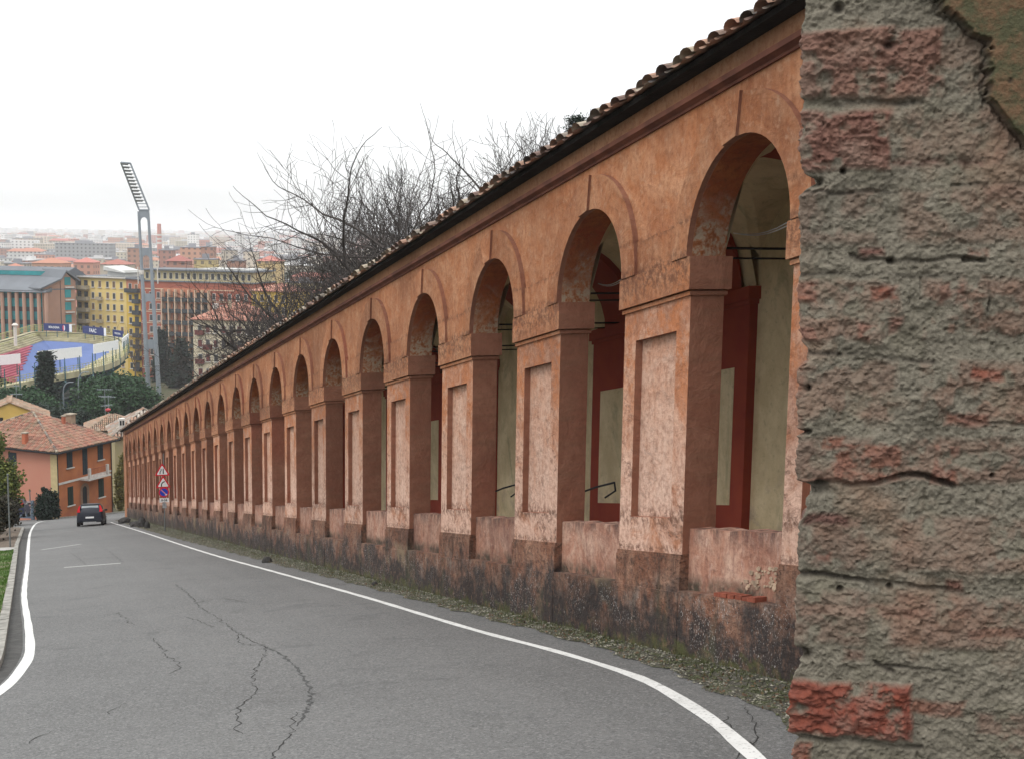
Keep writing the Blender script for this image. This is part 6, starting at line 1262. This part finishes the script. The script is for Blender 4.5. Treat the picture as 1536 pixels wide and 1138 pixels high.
# shed with gabled tile roof and parked cars between stadium and mast
sh, W_, h_, r_ = block('shed', 'low pale shed with a double tiled roof behind the green pine', (182, 566), (222, 566), -34.5, 9, plain('shed_wall', (.42, .41, .38), .8), plain('shed_tiles', (.30, .24, .19), .9, .2, .5), roof='flat', cat='shed')
mb = MB(); 
for a_, b_ in ((.02, .5), (.5, .98)): mb.prism([(W_*a_-.4, h_+.3), (W_*(a_+b_)/2, h_+1.9), (W_*b_+.4, h_+.3)], -.6, 9.4)
mb.build('tiled_gable', plain('shed_tiles2', (.33, .25, .19), .9, .2, .5), r_)
def mini_car(loc, yaw, mat, lb):
    o = thing('parked_car', tuple(loc), yaw, lb, 'car', 'cars parked beyond the stadium'); mb = MB(); prof = [(-2.1, .35), (-2.1, .8), (-1.7, .95), (-1.2, 1.42), (.4, 1.45), (1.0, 1.0), (2.0, .82), (2.15, .4)]; mb.prism(prof, -.85, .85); mb.build('body', mat, o)
    mb = MB(); mb.prism([(-1.5, 1.0), (-1.12, 1.34), (.35, 1.36), (.8, 1.0)], -.87, .87); mb.build('windows', MAT['pane'], o)
    for sx_ in (-1.3, 1.3): mb = MB(); mb.tube([(sx_, -.88, .33), (sx_, .88, .33)], .33, 10); mb.build('wheels', MAT['iron'], o)
for k, (x, y, c, n_) in enumerate(((166, 551, (.6, .6, .6), 'white'), (172, 549, (.45, .46, .48), 'silver'), (178, 552, (.6, .6, .6), 'white'), (184, 548, (.1, .1, .12), 'black'), (170, 556, (.5, .5, .5), 'grey'), (253, 557, (.6, .6, .6), 'white'), (257, 548, (.62, .62, .62), 'white'))):
    p = onz(x, y, ZPL); mini_car(p, random.uniform(-.3, .3), plain('car_paint_'+str(k), c, .3, .02), f'{n_} car parked ' + ('left of the shed, leftmost', 'left of the shed, beside a white one', 'left of the shed with its roof above the pine', 'left of the shed, darkest of the row', 'left of the shed, nearest to the pine', 'beside the conical fir, lower one', 'beside the conical fir, upper one')[k])
# aerials on roofs
def aerial(x, yt, yb, dep, lb, arms, dish=False):
    a = at(x, yb, dep); m_ = dep/F; h_ = (yb-yt)*m_; o = thing('tv_aerial', tuple(a), 0, lb, 'aerial'); mb = MB(); mb.tube([(0, 0, 0), (0, 0, h_)], .035, 5); mb.build('mast', MAT['steel'], o)
    for (z_, l_, n_) in arms:
        mb = MB(); z_ = h_*z_; mb.tube([(-l_*m_, 0, z_), (l_*m_, 0, z_+.05)], .025, 4)
        for k in range(n_): x_ = -l_*m_+k*2*l_*m_/(n_-1); mb.tube([(x_, -.25, z_), (x_, .25, z_)], .015, 4); mb.tube([(x_, 0, z_-.12), (x_, 0, z_+.14)], .012, 4)
        mb.build('antenna', MAT['steel'], o)
    return o
aerial(25, 577, 608, 138, 'tv aerial mast on the yellow gabled house', ((.55, 8, 7), (.15, 12, 8), (.95, 4, 4))); o = aerial(158, 583, 622, 150, 'taller tv aerial on the brown tiled roof', ((.98, 11, 9), (.72, 9, 7), (.35, 6, 5))); aerial(163, 592, 622, 150.6, 'shorter tv aerial beside the taller one, with a red dish', ((.9, 10, 8), (.5, 5, 5)))
mb = MB(); mb.lathe([(.05, -.3), (.30, -.12), (.34, 0), (.30, .12), (.05, .2)], (0, 0, 0), 12); o = mb.build('satellite_dish', plain('red_dish', (.42, .06, .07), .6)); o.location = at(162, 614, 150); tag(o, 'small red satellite dish on the shorter aerial', 'satellite dish')
# ================================================================== CITY
def farmat(name, c, win=True, sat=.1):
    m = NT(name); P = m.obj(); sx = m.n('ShaderNodeSeparateXYZ'); m.l(P, sx.inputs[0]); a = m.mth('GREATER_THAN', m.mth('FRACT', m.mth('DIVIDE', sx.outputs[2], 3.1)), .52); s_ = m.mth('ADD', sx.outputs[0], sx.outputs[1]); b = m.mth('GREATER_THAN', m.mth('FRACT', m.mth('DIVIDE', s_, 3.4)), .58)
    k = m.mth('MULTIPLY', a, b) if win else 0.0; hsv = m.n('ShaderNodeHueSaturation'); hsv.inputs['Color'].default_value = c+(1,); m.l(m.rng(m.rand(), 0, 1, .72, 1.12), hsv.inputs['Value']); m.l(m.rng(m.mth('FRACT', m.mth('MULTIPLY', m.rand(), 7.3)), 0, 1, .485, .515), hsv.inputs['Hue'])
    m.col(m.mix(m.mth('MULTIPLY', k, .75) if win else 0.0, hsv.outputs[0], (.07, .065, .065))); return m.m
FW_ = {'salmon': farmat('far_salmon', (.46, .24, .17)), 'cream': farmat('far_cream', (.52, .46, .36)), 'white': farmat('far_white', (.66, .65, .63)), 'yellow': farmat('far_yellow', (.56, .44, .20)), 'grey': farmat('far_grey', (.36, .36, .37)), 'brick': farmat('far_brick', (.33, .17, .12))}
RF_ = {'tile': farmat('far_tile_roof', (.36, .155, .11), False), 'grey': farmat('far_grey_roof', (.25, .25, .27), False), 'pale': farmat('far_pale_roof', (.62, .61, .60), False)}  # whitish far walls and roofs hold part of the distance haze in their colour
rc = random.Random(5)
def cityhouse(x, y, w_, d_, h_, wall, roof, az, kind, lb=None, grp=None, nm='house', cat='house'):
    p = onz(x, y, ZPL) if y else x; o = thing(nm, (p.x, p.y, ZPL), az, lb, cat, grp); mb = MB(); mb.box(-w_/2, w_/2, 0, d_, 0, h_); mb.build('wall', wall, o); mb = MB()
    if kind == 'hip': e_ = [(-w_/2-.6, -.6, h_), (w_/2+.6, -.6, h_), (w_/2+.6, d_+.6, h_), (-w_/2-.6, d_+.6, h_)]; q_ = min(d_/2, w_/2-.1); r0, r1 = (-w_/2+q_, d_/2, h_+2.6), (w_/2-q_, d_/2, h_+2.6); mb.poly([e_[0], e_[1], r1, r0]); mb.poly([e_[1], e_[2], r1]); mb.poly([e_[2], e_[3], r0, r1]); mb.poly([e_[3], e_[0], r0])
    else: mb.box(-w_/2-.3, w_/2+.3, -.3, d_+.3, h_+.01, h_+.5); mb.box(-w_/6, w_/8, d_*.3, d_*.6, h_+.51, h_+2.6)
    mb.build('roof', roof, o); return o
# singled-out mid-distance buildings: (left px, right px, roof y, wall, roof, label)
DBL = [(5, 38, 396, 640, 'cream', 'grey', 'long low pale hall behind the office roof at the far left'), (48, 92, 395, 620, 'salmon', 'tile', 'wide red-tiled house just above the office gable'), (0, 33, 404, 560, 'cream', 'tile', 'cream house with a brownish roof behind the office, far left'),
       (82, 165, 366, 1000, 'grey', 'grey', 'long blue-grey industrial building in the haze at the left'), (191, 216, 373, 760, 'salmon', 'grey', 'salmon block immediately left of the mast'), (238, 258, 376, 740, 'salmon', 'grey', 'small salmon block immediately right of the mast'),
       (270, 301, 372, 720, 'salmon', 'grey', 'salmon block with a stair tower in the middle distance'), (301, 320, 371, 700, 'brick', 'grey', 'tall orange-brown slab right of the salmon block'), (250, 280, 392, 520, 'brick', 'tile', 'dark red house behind the roof of the long red block'), (291, 321, 390, 540, 'yellow', 'grey', 'small yellow house behind the long red block'),
       (340, 364, 392, 560, 'brick', 'grey', 'dark red house behind the right part of the long red block'), (281, 295, 352, 1500, 'white', 'grey', 'white tower block on the hazy skyline'), (352, 364, 352, 1450, 'white', 'grey', 'white tower block behind the twigs of the leftmost bare tree'), (332, 352, 376, 900, 'cream', 'grey', 'grey-cream block between the salmon slab and the bare twigs'),
       (24, 58, 358, 1500, 'cream', 'grey', 'wide cream block on the hazy skyline at the left'), (385, 420, 392, 560, 'yellow', 'tile', 'yellow house seen through the crown of the leftmost bare tree'), (365, 385, 378, 850, 'cream', 'grey', 'cream block through the twigs of the leftmost bare tree'), (110, 140, 394, 640, 'salmon', 'tile', 'red-roofed house behind the yellow block'), (150, 190, 397, 600, 'cream', 'tile', 'low red roof behind the yellow block, nearer to the mast')]
for (xl, xr, yr, dep, wl, rf_, lb) in DBL:
    a, b = at(xl, yr, dep), at(xr, yr, dep); w_ = (b-a).length; c = (a+b)/2; h_ = c.z-ZPL; cityhouse(Vector((c.x, c.y, 0)), None, w_, min(14, w_), h_, FW_[wl], RF_[rf_], math.atan2(b.y-a.y, b.x-a.x), 'hip' if rf_ == 'tile' else 'flat', lb, None, 'apartment_block' if h_ > 14 else 'house', 'apartment block' if h_ > 14 else 'house')
# brick chimney stack
a = at(239.5, 382, 1150); mb = MB(); hh = at(239.5, 336, 1150).z-ZPL
MAT['stack'] = plain('stack', (.45, .18, .14), .9, .1, .1); mb.tube([(0, 0, 0), (0, 0, hh)], [2.6, 1.9], 12); o = mb.build('chimney_stack', MAT['stack']); o.location = (a.x, a.y, ZPL); tag(o, 'tall thin red and white factory chimney right of the mast', 'chimney')
mb = MB(); [mb.tube([(0, 0, hh*(.55+.09*k)), (0, 0, hh*(.55+.09*k)+hh*.04)], [2.36-.14*k*.9, 2.33-.14*k*.9], 12) for k in range(5)]; mb.build('white_band', MAT['white'], o)
placed = [(xl-2, xr+2, dep) for (xl, xr, yr, dep, *_) in DBL]
n_ = 0; tries = 0
while n_ < 262 and tries < 9000:
    tries += 1; dep = 430+2300*rc.random()**1.25; x = rc.uniform(-60, 700) if rc.random() < .22 else rc.uniform(-30, 440)
    w_ = rc.uniform(10, 30); d_ = rc.uniform(9, 15); tall = rc.random() < .08+.06*(dep > 900); h_ = rc.uniform(16, 22) if tall and dep > 750 else rc.uniform(6, 12.5 if dep < 800 else 17)
    p = at(x, 400, dep)
    if any(abs(p.x-q_[0]) < (w_+q_[2])*.45 and abs(p.y-q_[1]) < 15 for q_ in placed if len(q_) == 4): continue
    if any(len(q_) == 3 and q_[0] < x < q_[1] and abs(dep-q_[2]) < 40 for q_ in placed): continue
    near = dep < 850
    wl = rc.choice(['salmon', 'cream', 'cream', 'yellow', 'brick'] if near else ['cream', 'white', 'white', 'grey', 'salmon', 'cream']); rf_ = rc.choice(['tile', 'tile', 'tile', 'grey'] if h_ < 13 and near else ['tile', 'grey', 'pale', 'grey'] if dep < 1400 else ['pale', 'grey', 'pale', 'tile']); placed.append((p.x, p.y, w_, 1))
    g = ('red-roofed houses spread across the plain', 'one of the small red-roofed houses spread across the hazy plain') if rf_ == 'tile' else (('hazy pale tower blocks on the plain', 'one of the hazy pale tower blocks rising from the plain') if h_ > 17 else ('hazy flat-roofed buildings on the plain', 'one of the hazy flat-roofed buildings spread across the plain'))
    cityhouse(Vector((p.x, p.y, 0)), None, w_, d_, h_, FW_[wl], RF_[rf_], rc.uniform(-.5, .5), 'hip' if rf_ == 'tile' else 'flat', g[1], g[0], 'apartment_block' if h_ > 17 else 'house', 'apartment block' if h_ > 17 else 'house'); n_ += 1
# the rest of the plain: far buildings and tree clumps nobody could count
for cname, n_, mats_, lb in (('far_city', 7000, [FW_['white'], FW_['cream'], RF_['tile'], FW_['salmon'], RF_['pale'], FW_['grey']], 'dense far city fading into haze towards the horizon'),):
    mb = MB()
    for _ in range(n_):
        dep = 1300+7000*rc.random()**1.5; x = rc.uniform(-500, 1500); p = at(x, 400, dep); w_ = rc.uniform(8, 34); d_ = rc.uniform(9, 20); h_ = rc.uniform(5, 12) if rc.random() < .9 else rc.uniform(13, 24); a = rc.uniform(-.6, .6); k = rc.choice([0, 0, 1, 1, 3, 5]); base = len(mb.v); c_, s_ = math.cos(a), math.sin(a)
        mb.cur = k; q_ = [(-w_/2, 0), (w_/2, 0), (w_/2, d_), (-w_/2, d_)]; lo = [mb.V((p.x+x0*c_-y0*s_, p.y+x0*s_+y0*c_, ZPL)) for x0, y0 in q_]; hi = [mb.V((p.x+x0*c_-y0*s_, p.y+x0*s_+y0*c_, ZPL+h_)) for x0, y0 in q_]
        for j in range(4): mb.face([lo[j], lo[(j+1) % 4], hi[(j+1) % 4], hi[j]])
        mb.cur = rc.choice([2, 4, 4]); mb.face(hi)
    tag(mb.build(cname, mats_), lb, 'city', kind='stuff')
MAT['fartree'] = plain('far_trees', (0.075, 0.07, 0.05), .95, .4, .02, c2=(.045, .06, .03))
mb = MB()
for _ in range(5200):
    dep = 420+3600*rc.random()**1.4; x = rc.uniform(-300, 1300); p = at(x, 400, dep); s_ = rc.uniform(2.5, 5.5); z = ZPL+s_*.9
    for k in range(7):
        a = Vector((rc.gauss(0, 1), rc.gauss(0, 1), rc.gauss(0, .7))).normalized()*s_*rc.uniform(.6, 1); b = a.cross(Vector((rc.gauss(0, 1), rc.gauss(0, 1), rc.gauss(0, 1)))).normalized()*s_*.7; c = Vector((p.x+rc.gauss(0, s_*.5), p.y+rc.gauss(0, s_*.5), z)); mb.poly([c-a, c+b, c+a, c-b])
tag(mb.build('far_trees', MAT['fartree']), 'hazy trees scattered between the houses of the plain', 'trees', kind='stuff')
# ================================================================== HAZE
mb = MB(); mb.box(-6500, 6500, -120, 9000, ZPL-9, 26); hz_o = mb.mesh('haze', [])
m = bpy.data.materials.new('haze'); m.use_nodes = True; t_ = m.node_tree; t_.nodes.clear(); oo = t_.nodes.new('ShaderNodeOutputMaterial'); pv = t_.nodes.new('ShaderNodeVolumePrincipled'); pv.inputs['Density'].default_value = HAZE; pv.inputs['Color'].default_value = (.96, .97, 1, 1); pv.inputs['Anisotropy'].default_value = 0.0; t_.links.new(pv.outputs[0], oo.inputs['Volume'])
hz_o.materials.clear(); hz_o.materials.append(m); tag(put('haze', hz_o), kind='stuff')
